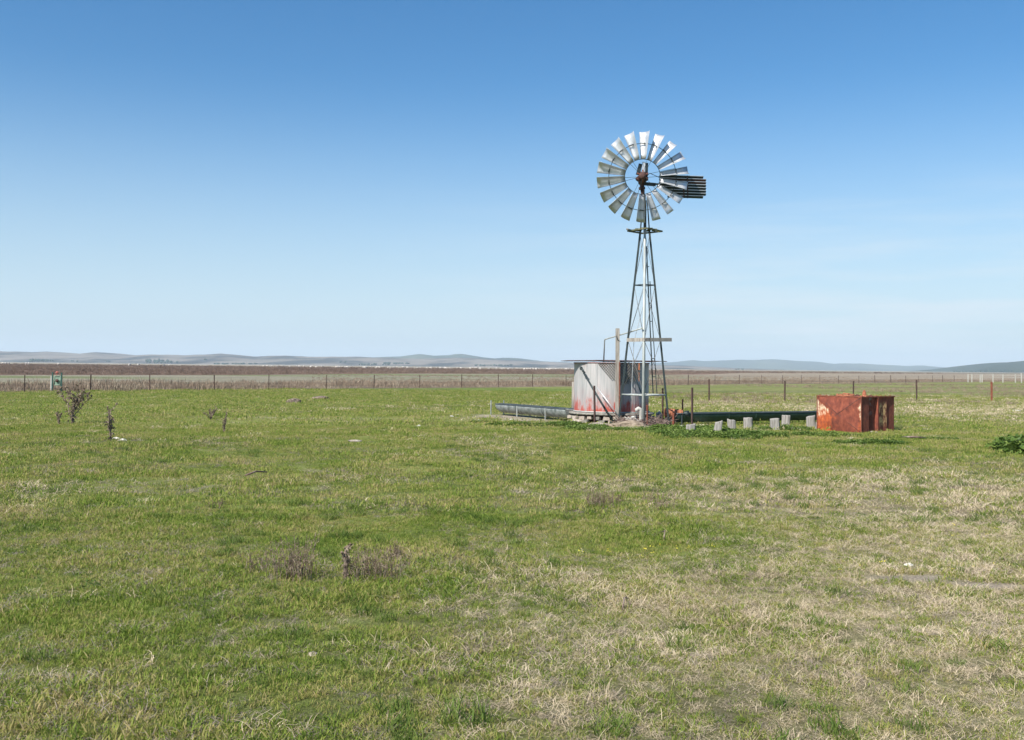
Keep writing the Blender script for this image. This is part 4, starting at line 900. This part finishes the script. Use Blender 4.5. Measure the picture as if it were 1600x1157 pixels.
# ------------------------------------------------------------------ rusty cubic tank
def rusty_tank():
    C = Vector((BC[0], BC[1], 0)); w_, d_, h_ = 1.28, 1.62, .915
    # local frame: x along the front from far-left corner to near corner, y along the side
    ang = math.atan2(-FD.y, -FD.x); org = C + FD * w_
    e = empty('rusty_tank', org, 'square rust red steel tank with flaking white paint on its front', 'tank', ang)
    ft = MB(); x = .0
    cen = Vector((w_ / 2, .045, h_ / 2)); cs = [Vector((0, 0, .0)), Vector((w_, 0, 0)), Vector((w_, 0, h_)), Vector((0, 0, h_))]
    N = 16
    def fn(u, v):
        m_ = min(min(u, 1 - u), min(v, 1 - v)) * 2
        return Vector((u * w_, -.0 - .075 * m_ * 1.0 - .012 * math.sin(u * 3.1) - .03 * min(1, m_ * 4) * (float(fbm(np.array([u * 3.0]), np.array([v * 3.0]), .8, 2, 120)[0]) - .5), v * h_))
    ft.grid(fn, N * 2, N * 2, False)
    o = ft.out('front_panel', M['box_front'], e); sd = o.modifiers.new('thickness', 'SOLIDIFY'); sd.thickness = .006; sd.offset = 1
    cr = MB(); c0_ = Vector((w_ / 2, -.083, h_ / 2))
    for q_ in ((0, 0), (w_, 0), (w_, h_), (0, h_)): cr.path([Vector((q_[0], -.004, q_[1])), c0_], [.009, .007], 6)
    cr.out('crease', M['rust_dark'], e)
    # plan outline of the side: ribs and recess
    prof = [(w_, 0), (w_, .36), (w_ - .10, .40), (w_ - .10, .50), (w_ - .04, .58), (w_ - .05, .74), (w_ + .03, .76), (w_ + .03, .82), (w_ - .03, .84), (w_ + .01, 1.22), (w_ - .02, 1.25), (w_, 1.62)]
    sm_ = MB()
    lo = [sm_.b.verts.new((a, b, 0)) for a, b in prof]; hi = [sm_.b.verts.new((a, b, h_)) for a, b in prof]
    for k in range(len(prof) - 1): sm_.b.faces.new((lo[k], lo[k + 1], hi[k + 1], hi[k]))
    o = sm_.out('side_panel', M['box_side'], e); sd = o.modifiers.new('thickness', 'SOLIDIFY'); sd.thickness = .006; sd.offset = 0
    bk = MB(); bk.box((w_ / 2, d_ + .003, h_ / 2), (w_, .006, h_)); bk.box((-.003, d_ / 2, h_ / 2), (.006, d_, h_)); bk.out('back_panel', M['rust'], e)
    tp_ = MB(); tp_.box((w_ / 2 - .01, d_ / 2, h_ - .012), (w_ + .0, d_ - .01, .006)); tp_.out('top_panel', M['rust'], e)
    fl = MB()
    fl.beam((-.02, -.012, h_), (w_ + .02, -.012, h_), .03, .03); fl.beam((w_ + .012, -.02, h_), (w_ + .012, d_ + .02, h_), .03, .03)
    fl.beam((w_ + .006, -.012, 0), (w_ + .006, -.012, h_ - .02), .022, .022); fl.beam((-.006, -.012, 0), (-.006, -.012, h_ - .02), .022, .022)
    fl.out('edge_flange', M['rust'], e)
    rv = MB()
    for k in range(17):
        for z_ in (.045, h_ - .05): rv.lathe([(.012, 0), (.009, .008), (0, .010)], (.04 + k * .075, -.006, z_), 6, Matrix.Rotation(R(90), 3, 'X'))
    for k in range(11):
        for x_ in (.03, w_ - .03): rv.lathe([(.012, 0), (.009, .008), (0, .010)], (x_, -.006, .05 + k * .08), 6, Matrix.Rotation(R(90), 3, 'X'))
    o = rv.out('rivets', M['rust_dark'], e)
    mb = MB(); cx, cy = .55, .45
    mb.lathe([(.23, 0), (.24, .02), (.22, .035), (.17, .04), (.16, .015), (0, .012)], (cx, cy, h_), 20)
    for k in range(9):
        a = 6.283 * k / 9; mb.box((cx + .215 * math.cos(a), cy + .215 * math.sin(a), h_ + .045), (.03, .03, .035))
    mb.path([(cx - .12, cy, h_ + .03), (cx - .05, cy, h_ + .075), (cx + .12, cy + .03, h_ + .06)], .016, 6); mb.out('manhole_ring', M['rust_orange'], e)
    mb = MB(); q = (w_ - .24, .55)
    mb.lathe([(.13, 0), (.13, .02), (.05, .03), (.055, .06), (.05, .09), (.03, .15), (.012, .175), (0, .18)], (q[0], q[1], h_), 14); mb.out('valve_cap', M['rust_orange'], e)
    mb = MB(); mb.path([(q[0] - .22, q[1] - .05, h_ + .01), (q[0] - .20, q[1] - .05, h_ + .05), (q[0] - .12, q[1] - .02, h_ + .03)], .014, 6)
    mb.path([(q[0] + .22, q[1] + .05, h_ + .01), (q[0] + .17, q[1] + .05, h_ + .05), (q[0] + .12, q[1], h_ + .02)], .012, 6); mb.out('handle', M['rust_dark'], e)
    for k in range(7):
        mb = MB(); yy = .1 + k * .23; mb.lathe([(.016, 0), (.016, .022), (.006, .03), (0, .03)], (w_ - .03, yy, h_ + .012), 6); mb.out('bolt', M['rust'], e)
    for k in (.06, .25, ): mb = MB(); mb.lathe([(.016, 0), (.016, .022), (.006, .03), (0, .03)], (k, .03, h_ + .012), 6); mb.out('bolt', M['rust'], e)
rusty_tank()

# ------------------------------------------------------------------ junk around the tower foot
def cyl_drum():
    a = at(1039, 645, 27.9); b = at(1066, 646.5, 27.9); e = empty('rusty_cylinder', (a.x, a.y, a.z), 'orange rusted ribbed cylinder lying on the left end of green trough', 'cylinder')
    d = (b - a); L = d.length; q = Vector((0, 0, 1)).rotation_difference(d.normalized()).to_matrix()
    prof = [(0, 0)]
    for k in range(25):
        z = L * k / 24; prof.append((.125 + .012 * math.sin(k * 1.57) - .02 * (k / 24), z))
    prof.append((0, L)); mb = MB(); mb.lathe(prof, (0, 0, 0), 20, q); mb.out('drum', M['rust_orange'], e)
    mb = MB(); mb.lathe([(.05, L), (.055, L + .04), (.085, L + .1), (.095, L + .18), (.0, L + .12)], (0, 0, 0), 16, q); mb.out('funnel', M['dark'], e)
    mb = MB(); mb.lathe([(.0, -.02), (.09, -.02), (.12, 0.0), (.12, .03), (.1, .03)], (0, 0, 0), 16, q); mb.out('end_ring', M['rust'], e)
cyl_drum()
def elbow():
    pts = [at(995.5, 643.5, 27.3), at(995, 640.5, 27.3), at(997.5, 638.8, 27.3), at(1000.5, 640, 27.3), at(1001.5, 645, 27.3), at(1001.5, 657, 27.3)]
    o0 = Vector((pts[-1].x, pts[-1].y, 0)); mb = MB(); P = [p - o0 for p in pts]; P.append(Vector((0, 0, -.05)))
    mb.path(P, [.05, .06, .06, .055, .05, .05, .05], 10); o = mb.out('pipe_elbow', M['white_paint']); o.location = o0; tag(o, 'pale curved pipe elbow rising beside the front tower leg', 'pipe')
elbow()
def brush():
    rr = random.Random(5); mb = MB()
    for k in range(420):
        c = gx(rr.uniform(964, 1046), rr.uniform(26.4, 28.2)); c.z = rr.uniform(.02, .22) if c.x < 3.9 else rr.uniform(0, .2); an = rr.uniform(0, 6.283); L = rr.uniform(.1, .42)
        if c.x < 3.6 and rr.random() < .55: an = rr.uniform(-.9, -.3)
        d = Vector((math.cos(an), math.sin(an) * .6, rr.uniform(-.35, .45))); p = [c]
        for s in range(3): d += Vector((rr.gauss(0, .25), rr.gauss(0, .25), rr.gauss(0, .2))); q = p[-1] + d.normalized() * L / 3; q.z = max(q.z, .01); p.append(q)
        r = rr.uniform(.007, .02); mb.path(p, [r, r * .85, r * .65, r * .35], 5)
    o = mb.out('brush_pile', M['branch']); tag(o, 'heap of dead twigs and branches at the foot of tower', 'brush', kind='stuff')
    ms = MB()
    for k in range(14):
        a = gx(rr.uniform(976, 990), rr.uniform(26.9, 27.3)); a.z = rr.uniform(.15, .28); b = gx(rr.uniform(996, 1005), rr.uniform(26.2, 26.6)); b.z = rr.uniform(0, .05)
        ms.path([a, a.lerp(b, .5) + Vector((0, 0, .03)), b], [.018, .02, .012], 5)
    o = ms.out('slanting_branches', M['wood']); tag(o, 'pale bleached branches sloping down onto the dirt mound', 'branches', kind='stuff')
brush()
rocks = [(902, 662, .20, .1, 'stone', 'flat tan rock half buried left of the rusty picket'), (934, 666, .30, .07, 'stone', 'long flat tan slab under the rusty picket before tank'),
         (887, 650, .14, .13, 'stone', 'brown rock wedged between trough end and tank base'), (893, 656, .15, .12, 'stone', 'rounded rock below the trough end at tank base'), (899, 640, .10, .09, 'stone', 'pinkish rock at the left foot of tank'),
         (952, 659, .14, .13, 'stone', 'rounded pale boulder below the tank slab'), (944, 660, .09, .11, 'concrete', 'grey block end standing under tank slab left of boulder'), (1030, 655, .17, .14, 'stone', 'large grey tan boulder among the twigs right of front leg'),
         (1016, 664, .16, .06, 'concrete', 'flat grey slab leaning in the twigs by front leg'), (1041, 658, .08, .16, 'sack', 'crumpled cream sack against the right tower leg'), (1047, 659, .09, .12, 'sack', 'white crumpled sack right of the right tower leg'),
         (996, 651, .09, .08, 'white_stone', 'cream rock beside the pale pipe elbow'), (1096, 665.5, .26, .03, 'white_stone', 'flat pale slab in shade under the green trough'), (1066, 667, .13, .03, 'white_stone', 'small flat pale slab left of the lowest stump'),
         (182, 686.5, .09, .035, 'white_stone', 'bleached bone white stone right of the slim thistle'), (191, 689, .10, .03, 'white_stone', 'second flat white stone, right of bone white stone'), (706, 652, .06, .04, 'white_stone', 'small white stone at the left tip of bare dirt'),
         (714, 649, .06, .03, 'white_stone', 'tiny pale stone above the dirt patch tip'), (748.5, 658, .05, .04, 'white_stone', 'lone white stone in green grass below bare dirt'), (799, 656, .05, .02, 'white_stone', 'pale stone under first trough leg'),
         (654, 666.5, .05, .03, 'white_stone', 'lone small pale stone in open grass near centre'), (555, 690.5, .16, .03, 'stone', 'low tan dirt clod in the open grass at centre left'), (1331, 686, .13, .025, 'white_stone', 'flat pale stone in grass below the rusty tank'),
         (1163, 674, .05, .03, 'white_stone', 'small pale stone in the weeds below the stumps'), (1362, 676, .05, .03, 'stone', 'small stone at the base of the rusty tank corner'), (1369, 677, .04, .03, 'stone', 'smaller stone right of the one at tank corner'),
         (488, 1025, .032, .014, 'stone', 'small tan stone in foreground grass at lower left'), (1420, 884, .04, .02, 'white_stone', 'small white stone above the bare pale dirt patch'), (459.5, 630, .30, .16, 'farm', 'small dark brown clod in far left green paddock'),
         (501, 624, .42, .12, 'farm', 'wide low brown clump of dead weed in far paddock'), (1588, 643, .18, .05, 'white_stone', 'pale flat rock at right edge of the far paddock')]
M['farm'] = M['thistle']
for i, (px, py, r, h, m, lab) in enumerate(rocks):
    g = gp(px, py); z = float(gz(g.x, g.y)); mb = MB(); k = 1.0
    if m == 'sack' or i in (2, 3, 5, 7, 11): mb.lump((0, 0, h * .85), (r * .62, r * .55, h * .95), 2, .3, i)
    else: mb.lump((0, 0, h * .3), (r, r * .7, h), 2, .3, i)
    o = mb.out('sack' if m == 'sack' else 'rock', M[m]); o.location = (g.x, g.y, z); o.rotation_euler = (0, 0, i * 1.3 % .6)
    tag(o, lab, 'sack' if m == 'sack' else 'rock')
# earth mound at tower foot
mb = MB(); c = gx(985, 26.6); mb.lump((0, 0, 0), (.62, .4, .16), 3, .3, 44); o = mb.out('dirt_mound', noisemat('pale_earth', [(.3, (.12, .09, .06)), (.55, (.27, .21, .15)), (.8, (.4, .33, .25))], 9, 9, .95, 0, .8)); o.location = (c.x, c.y, .03); tag(o, kind='structure')

# sticks
def stick(p, r, lab, m='branch'):
    P = [gp(a, b) for a, b in p]; o0 = P[0].copy(); o0.z = float(gz(P[0].x, P[0].y)); Q = [q - P[0] + Vector((0, 0, (.04 if i else .02) )) for i, q in enumerate(P)]
    for i in range(1, len(Q) - 1): Q[i].z += .03
    mb = MB(); mb.path(Q, [r] + [r * .8] * (len(Q) - 2) + [r * .5], 6); o = mb.out('stick', M[m]); o.location = o0; tag(o, lab, 'stick')
stick([(383, 746), (400, 744.5), (417, 742.5)], .016, 'thin dark stick lying in left foreground grass')
stick([(1409, 685), (1427, 687.5), (1446, 687)], .03, 'dark stick lying in grass right of the rusty tank')
stick([(972, 957), (976, 950), (982, 944)], .007, 'short grey stick lying in centre foreground')
stick([(1037, 846), (1039, 840), (1034, 837)], .008, 'bent dark twig in grass right of centre')

# ------------------------------------------------------------------ thistles and weed stalks
def thistle(px, yb, ytop, spread, seed, lab, slim=False, nb=9):
    g = gp(px, yb); H = at(px, ytop, g.y).z; rr = random.Random(seed); g.z = float(gz(g.x, g.y))
    e = empty('thistle', g, lab, 'thistle'); st = MB(); hd = MB(); lf = MB()
    def leaf(p, d, L):
        d = d.normalized(); s = d.cross(Vector((rr.gauss(0, 1), rr.gauss(0, 1), rr.gauss(0, 1)))).normalized()
        a = p; m_ = p + d * L * .5 + s * L * .22; t = p + d * L + Vector((0, 0, -L * .35)); b = p + d * L * .45 - s * L * .22
        lf.b.faces.new([lf.b.verts.new(v) for v in (a, m_, t, b)])
    def limb(p, d, L, r, depth):
        pts = [p]; rs = [r]; n = 5; wob = .14 if not slim else .06
        for s in range(n):
            d = (d + Vector((rr.gauss(0, wob), rr.gauss(0, wob), .06))).normalized(); pts.append(pts[-1] + d * L / n); rs.append(r * (1 - .5 * (s + 1) / n))
        st.path(pts, rs, 6)
        for q in pts[1:]:
            for _ in range(2): leaf(q + d * rr.uniform(-.5, .5) * L / n, Vector((rr.gauss(0, 1), rr.gauss(0, 1), rr.gauss(0, .5))), rr.uniform(.05, .09) * (H + .12))
        if depth == 0:
            hd.lump(pts[-1], (.03 * (.2 + H * .8),) * 3, 1, .5, rr.randint(0, 99))
            for _ in range(6): leaf(pts[-1], Vector((rr.gauss(0, 1), rr.gauss(0, 1), rr.gauss(.3, 1))), rr.uniform(.04, .06) * (H + .1))
            return
        for q in pts[2:]:
            for _ in range(1):
                dd = (d + Vector((rr.gauss(0, .6), rr.gauss(0, .6), rr.uniform(0, .5)))).normalized(); limb(q, dd, L * rr.uniform(.25, .45), r * .5, depth - 1)
    if slim:
        limb(Vector((0, 0, -.02)), Vector((.02, 0, 1)), H * .93, .02, 1)
        for k in range(130): leaf(Vector((rr.gauss(0, .035 * H), rr.gauss(0, .035 * H), rr.uniform(.0, H * .78))), Vector((rr.gauss(0, 1), rr.gauss(0, 1), rr.gauss(0, .6))), rr.uniform(.07, .12) * (H + .02))
    else:
        limb(Vector((0, 0, -.02)), Vector((0, 0, 1)), H * .42, .035, 0)
        for k in range(nb):
            t = (k / (nb - 1) - .5) * 2; base = Vector((rr.gauss(0, .02), rr.gauss(0, .02), H * rr.uniform(.08, .42)))
            d = Vector((t * spread, rr.uniform(-.5, .5) * spread, 1.0)).normalized()
            limb(base, d, (H - base.z) / max(.35, d.z) * rr.uniform(.58, .88), .014, 1)
        for k in range(50): leaf(Vector((rr.gauss(0, .06 * H), rr.gauss(0, .06 * H), rr.uniform(.0, H * .4))), Vector((rr.gauss(0, 1), rr.gauss(0, 1), rr.gauss(0, .6))), rr.uniform(.05, .11) * H)
    st.out('stem', M['thistle'], e); lf.out('leaf_cluster', M['thistle'], e); hd.out('seed_head', M['stalk'], e)
thistle(113, 662, 607, .85, 3, 'largest dead thistle with many branching arms at left', nb=8)
thistle(173, 689, 637, .2, 5, 'slim upright dead thistle beside white stones', slim=True)
thistle(92, 664, 645, .7, 6, 'small dead thistle at the foot of largest thistle', nb=4)
thistle(329, 656, 639, .8, 8, 'low bushy dead thistle behind the other small one', nb=6)
thistle(350, 677, 649, .3, 9, 'short leaning dead thistle in front of low bushy one', slim=True)
thistle(541, 906, 855, .2, 12, 'single dark dead thistle stalk in the centre foreground', slim=True)
thistle(487.0, 607, 594, .4, 13, 'slim dead stalk rising beside the far fence', slim=True) if False else None

def stalks(px, py, wpx, hpx, n, seed, lab, m='stalk'):
    g = gp(px, py); rr = random.Random(seed); g.z = float(gz(g.x, g.y)); k = g.y / FPX; mb = MB()
    for _ in range(int(n * .7)):
        x = rr.gauss(0, wpx * k * .30); y = rr.gauss(0, wpx * k * .22); h = hpx * k * rr.uniform(.35, 1.05); z0 = float(gz(g.x + x, g.y + y)) - g.z
        p = Vector((x, y, z0 - .01)); l_ = Vector((rr.gauss(0, .16), rr.gauss(0, .16), 1)); pts = [p, p + l_ * h * .5, p + l_ * h + Vector((rr.gauss(0, .015), 0, 0))]
        r = rr.uniform(.0013, .0026); mb.path(pts, [r, r * .9, r * .5], 4)
        for q in range(rr.randint(2, 6)):
            c = pts[0].lerp(pts[2], rr.uniform(.35, 1)); d = Vector((rr.gauss(0, 1), rr.gauss(0, 1), rr.uniform(.3, 1.4))).normalized() * rr.uniform(.015, .05)
            mb.path([c, c + d], [.0012, .0022], 4)
    o = mb.out('weed_stalks', M[m]); o.location = g; tag(o, lab, 'dead weed')
stalks(402, 898, 30, 45, 26, 1, 'sparse brown weed stalks left of the foreground group')
stalks(462, 906, 60, 70, 110, 2, 'dense brown weed stalks left of the dark thistle stalk', 'stalk')
stalks(585, 905, 70, 55, 110, 3, 'wide clump of brown weed stalks right of dark thistle stalk')
stalks(618, 878, 26, 32, 30, 7, 'small clump of brown stalks beyond the wide clump')
stalks(935, 792, 38, 30, 90, 4, 'compact reddish brown weed clump in mid paddock')
stalks(965, 788, 22, 22, 30, 8, 'thin brown stalks right of the compact reddish clump')
stalks(1037, 794, 26, 30, 34, 5, 'thin upright brown stalks right of centre paddock')
stalks(1015, 787, 22, 20, 20, 6, 'short sparse brown stalks left of the thin upright ones')
stalks(870, 775, 40, 16, 20, 16, 'very short sparse stalks left of compact reddish clump')
stalks(335, 795, 30, 14, 16, 18, 'short sparse stalks in the left mid paddock')

# ------------------------------------------------------------------ fences
def fence(name, posts, h, r, m, label, wires, special=None):
    P0 = posts[0]; e = empty(name, P0, label, 'fence'); rr = random.Random(3)
    for i, p in enumerate(posts):
        q = p - P0; hh = h * rr.uniform(.94, 1.05); mb = MB(); k = r * (1.0 if not special or i not in special else 1.5)
        mb.beam(q + Vector((0, 0, -.1)), q + Vector((rr.gauss(0, .02), rr.gauss(0, .02), hh)), k * 1.2, k * 1.2)
        mb.beam(q + Vector((0, -k * .6, -.1)), q + Vector((0, -k * .6, hh - .02)), k * .4, k * 1.4)
        mb.out('post', m if not special or i not in special else M['rust'], e)
    for wz in wires:
        mb = MB(); pts = []
        for a, b in zip(posts, posts[1:]):
            pts += [a - P0 + Vector((0, -r, wz)), (a + b) / 2 - P0 + Vector((0, -r, wz - .02))]
        pts.append(posts[-1] - P0 + Vector((0, -r, wz))); mb.path(pts, .0035, 4, False); mb.out('wire', M['wire'], e)
def fa(px):
    D = 1 / (.0190 - 8.6e-6 * (px - 38)); return gx(px, D)
fence('wire_fence', [fa(p) for p in (-180, -65, 38, 141, 234, 335, 420, 510, 584, 656, 721, 779, 832, 884, 932, 980, 1028, 1075, 1117, 1155, 1190, 1223, 1252, 1281, 1310, 1342, 1367, 1392, 1415, 1435, 1457, 1473, 1491)], .98, .034, M['picket'], 'long thin wire fence with dark posts running across the far paddock', (.2, .42, .62, .8, .93))
def fb(px):
    t = (px - 1108) / 441; return gx(px, 48.5 + 7 * t)
fence('wire_fence', [fb(p) for p in (1002, 1108, 1226, 1333, 1432.5, 1549.5, 1662, 1770)], 1.10, .045, M['picket'], 'nearer wire fence with sparse dark posts behind the rusty tank', (.25, .5, .72, .9, 1.04), special=(5,))
# pale green steel gate frame in the far fence at left
def gate_frame():
    D = 55.0; A_ = gx(82, D); e = empty('gate_frame', A_, 'small pale green steel panel between two green posts by far fence', 'gate')
    k = D / FPX; top = 1.0
    for x, hh, m, nm, r in ((-.02, at(82, 582, D).z, 'green_post', 'post', .05), (13.5 * k, at(95, 582.5, D).z, 'green_post', 'post', .05), (-2.4 * k, at(80, 588, D).z, 'white_paint', 'white_post', .05)):
        mb = MB(); mb.beam((x, 0, -.1), (x, 0, hh), r * 1.3, r * 1.3); mb.out(nm, M[m], e)
    mb = MB(); z0, z1 = at(88, 602, D).z, at(88, 588, D).z
    for x in (2.2 * k, 11.8 * k): mb.tube((x, 0, z0), (x, 0, z1), .03, n=8)
    for z in (z0, (z0 + z1) / 2, z1): mb.tube((2.2 * k, 0, z), (11.8 * k, 0, z), .025, n=8)
    mb.box((7 * k, .01, (z0 + z1) / 2), (9.2 * k, .01, z1 - z0)); mb.out('panel', M['pale_green'], e)
    mb = MB(); mb.lathe([(0, -.02), (.09, -.02), (.09, .02), (0, .02)], (7 * k, -.05, (z0 + z1) / 2), 14, Matrix.Rotation(R(90), 3, 'X')); mb.out('wheel', M['rust_dark'], e)
    mb = MB(); mb.tube((6 * k, 0, z1), (6 * k, 0, z1 + .12), .02); mb.lump((6 * k, 0, z1 + .2), (.09, .06, .07), 1, .2, 2); mb.out('red_cap', M['red'], e)
gate_frame()
# white post and rail yard at far right
def white_rails():
    D = 150.0; px = [1512.5, 1518.5, 1531.5, 1534.5, 1551.5, 1567, 1586.5, 1596, 1625, 1660]
    e = empty('rail_fence', gx(px[0], D), 'white post and rail fence in the distance at far right', 'fence'); P0 = e.location.copy(); prev = None
    for i, p in enumerate(px):
        q = gx(p, D - (2 if p in (1596,) else 0)); hh = 1.25 if p < 1590 else 1.45; mb = MB(); mb.beam(q - P0 + Vector((0, 0, -.1)), q - P0 + Vector((0, 0, hh)), .12, .10); mb.out('post', M['white_paint'], e)
        if prev is not None:
            for z in (.45, .8, 1.15): mb = MB(); mb.beam(prev + Vector((0, 0, z)), q - P0 + Vector((0, 0, z)),   .03, .05 if z > 1 else .025); mb.out('rail', M['white_paint'], e)
        prev = q - P0
white_rails()

# ------------------------------------------------------------------ sheep
def sheep_proto():
    mb = MB(); mb.lump((0, 0, .62), (.52, .26, .27), 2, .18, 2); mb.lump((.5, 0, .72), (.14, .12, .13), 1, .15, 4)
    for x in (-.33, .30):
        for y in (-.12, .12): mb.tube((x, y, 0), (x, y, .45), .035, .055, 6)
    b = mb.out('body', M['wool']); hd = MB(); hd.lump((.70, 0, .62), (.16, .08, .09), 1, .1, 7); hd.box((.6, .12, .7), (.05, .12, .03)); hd.box((.6, -.12, .7), (.05, .12, .03)); h = hd.out('head', M['face_dark'])
    return b, h
sb, sh = sheep_proto(); first = [True]
def put_sheep(px, D, k, label, group):
    g = gx(px, D); e = empty('sheep', g, label, 'sheep', random.uniform(0, 6.28), group); e.scale = (k,) * 3
    if first[0]: b, h = sb, sh; first[0] = False
    else:
        b = sb.copy(); h = sh.copy(); COL.objects.link(b); COL.objects.link(h)
    b.parent = e; h.parent = e
for px, D, lab in [(4, 540, 'pale sheep at the left edge of the brown field, leftmost'), (9, 575, 'second sheep from left edge on the brown field'), (14, 560, 'third sheep from left edge on the brown field'), (41, 520, 'left one of two sheep close together near left edge'), (44.5, 540, 'right one of two sheep close together near left edge'),
               (91, 500, 'lone sheep in the brown field above the green gate frame'), (202, 470, 'darker sheep of a spaced pair left of thistles'), (216, 480, 'paler sheep of a spaced pair on brown field'), (256, 500, 'left sheep of a pair above brown field centre left'), (264, 510, 'right sheep of a pair above brown field centre left')]:
    put_sheep(px, D, 1.5, lab, 'scattered sheep on the brown field at left')
rs = random.Random(21)
for k in range(130):
    px = 400 + 500 * rs.random() ** .75; D = rs.uniform(470, 780)
    put_sheep(px, D, rs.uniform(1.1, 1.4), 'tiny pale sheep in the flock strung along the far edge of brown field', 'flock of sheep along the far edge of the brown field')

# ------------------------------------------------------------------ far trees
def belt(label, items):
    mb = MB(); rr = random.Random(6)
    for (x0, x1, y0, y1, D, n) in items:
        for k in range(n):
            px = x0 + (x1 - x0) * (k + rr.random()) / n; b = at(px, y1, D); t = at(px, y0, D); h = (t.z - b.z) * rr.uniform(.75, 1.1); w = max(h * .5, (x1 - x0) / n * D / FPX * .7)
            mb.lump(b + Vector((0, rr.uniform(-30, 30), h * .45)), (w, w, h * .55), 1, .4, k)
    o = mb.out('distant_trees', M['farwood']); tag(o, label, 'trees', kind='stuff')
belt('dark windbreak rows of trees below the left hills', [(47, 63, 561, 565.3, 3300, 22), (66, 80, 561.5, 565, 3500, 14), (112, 121, 563, 565.3, 3500, 7), (163, 168, 563.5, 565.5, 3500, 3)])
belt('dotted dark trees on the slopes of middle hills', [(228, 262, 561, 567, 3600, 12), (318, 324, 560.5, 563, 3700, 3), (235, 275, 564, 567.6, 3500, 12), (330, 400, 567, 569.5, 3600, 14), (532, 540, 564, 567, 3700, 4), (560, 588, 567.6, 570.5, 3500, 12), (598, 610, 568.6, 570.6, 3500, 6), (573, 577, 568, 570.6, 3500, 3), (740, 800, 569.5, 572, 3600, 14), (600, 640, 566, 569, 3700, 9)])
belt('dark low trees along the horizon at right', [(1490, 1530, 579.5, 582, 3400, 26), (1540, 1600, 578.5, 582.6, 3300, 34), (1150, 1165, 576, 578, 3600, 6), (1060, 1600, 580.7, 582.1, 2600, 0)])

# ------------------------------------------------------------------ haze
def haze():
    mb = MB(); mb.box((0, 5500, 110), (26000, 16400, 226)); m = bpy.data.materials.new('air'); m.use_nodes = True; n, l = m.node_tree.nodes, m.node_tree.links; n.clear()
    o_ = n.new('ShaderNodeOutputMaterial'); v = n.new('ShaderNodeVolumePrincipled'); v.inputs['Color'].default_value = (.72, .86, .97, 1); v.inputs['Density'].default_value = 0.000105; v.inputs['Anisotropy'].default_value = 0.0
    l.new(v.outputs[0], o_.inputs['Volume']); o = mb.out('haze', m); tag(o, kind='stuff'); o['label'] = 'thin pale blue haze over the distant hills'; o['category'] = 'haze'
haze()
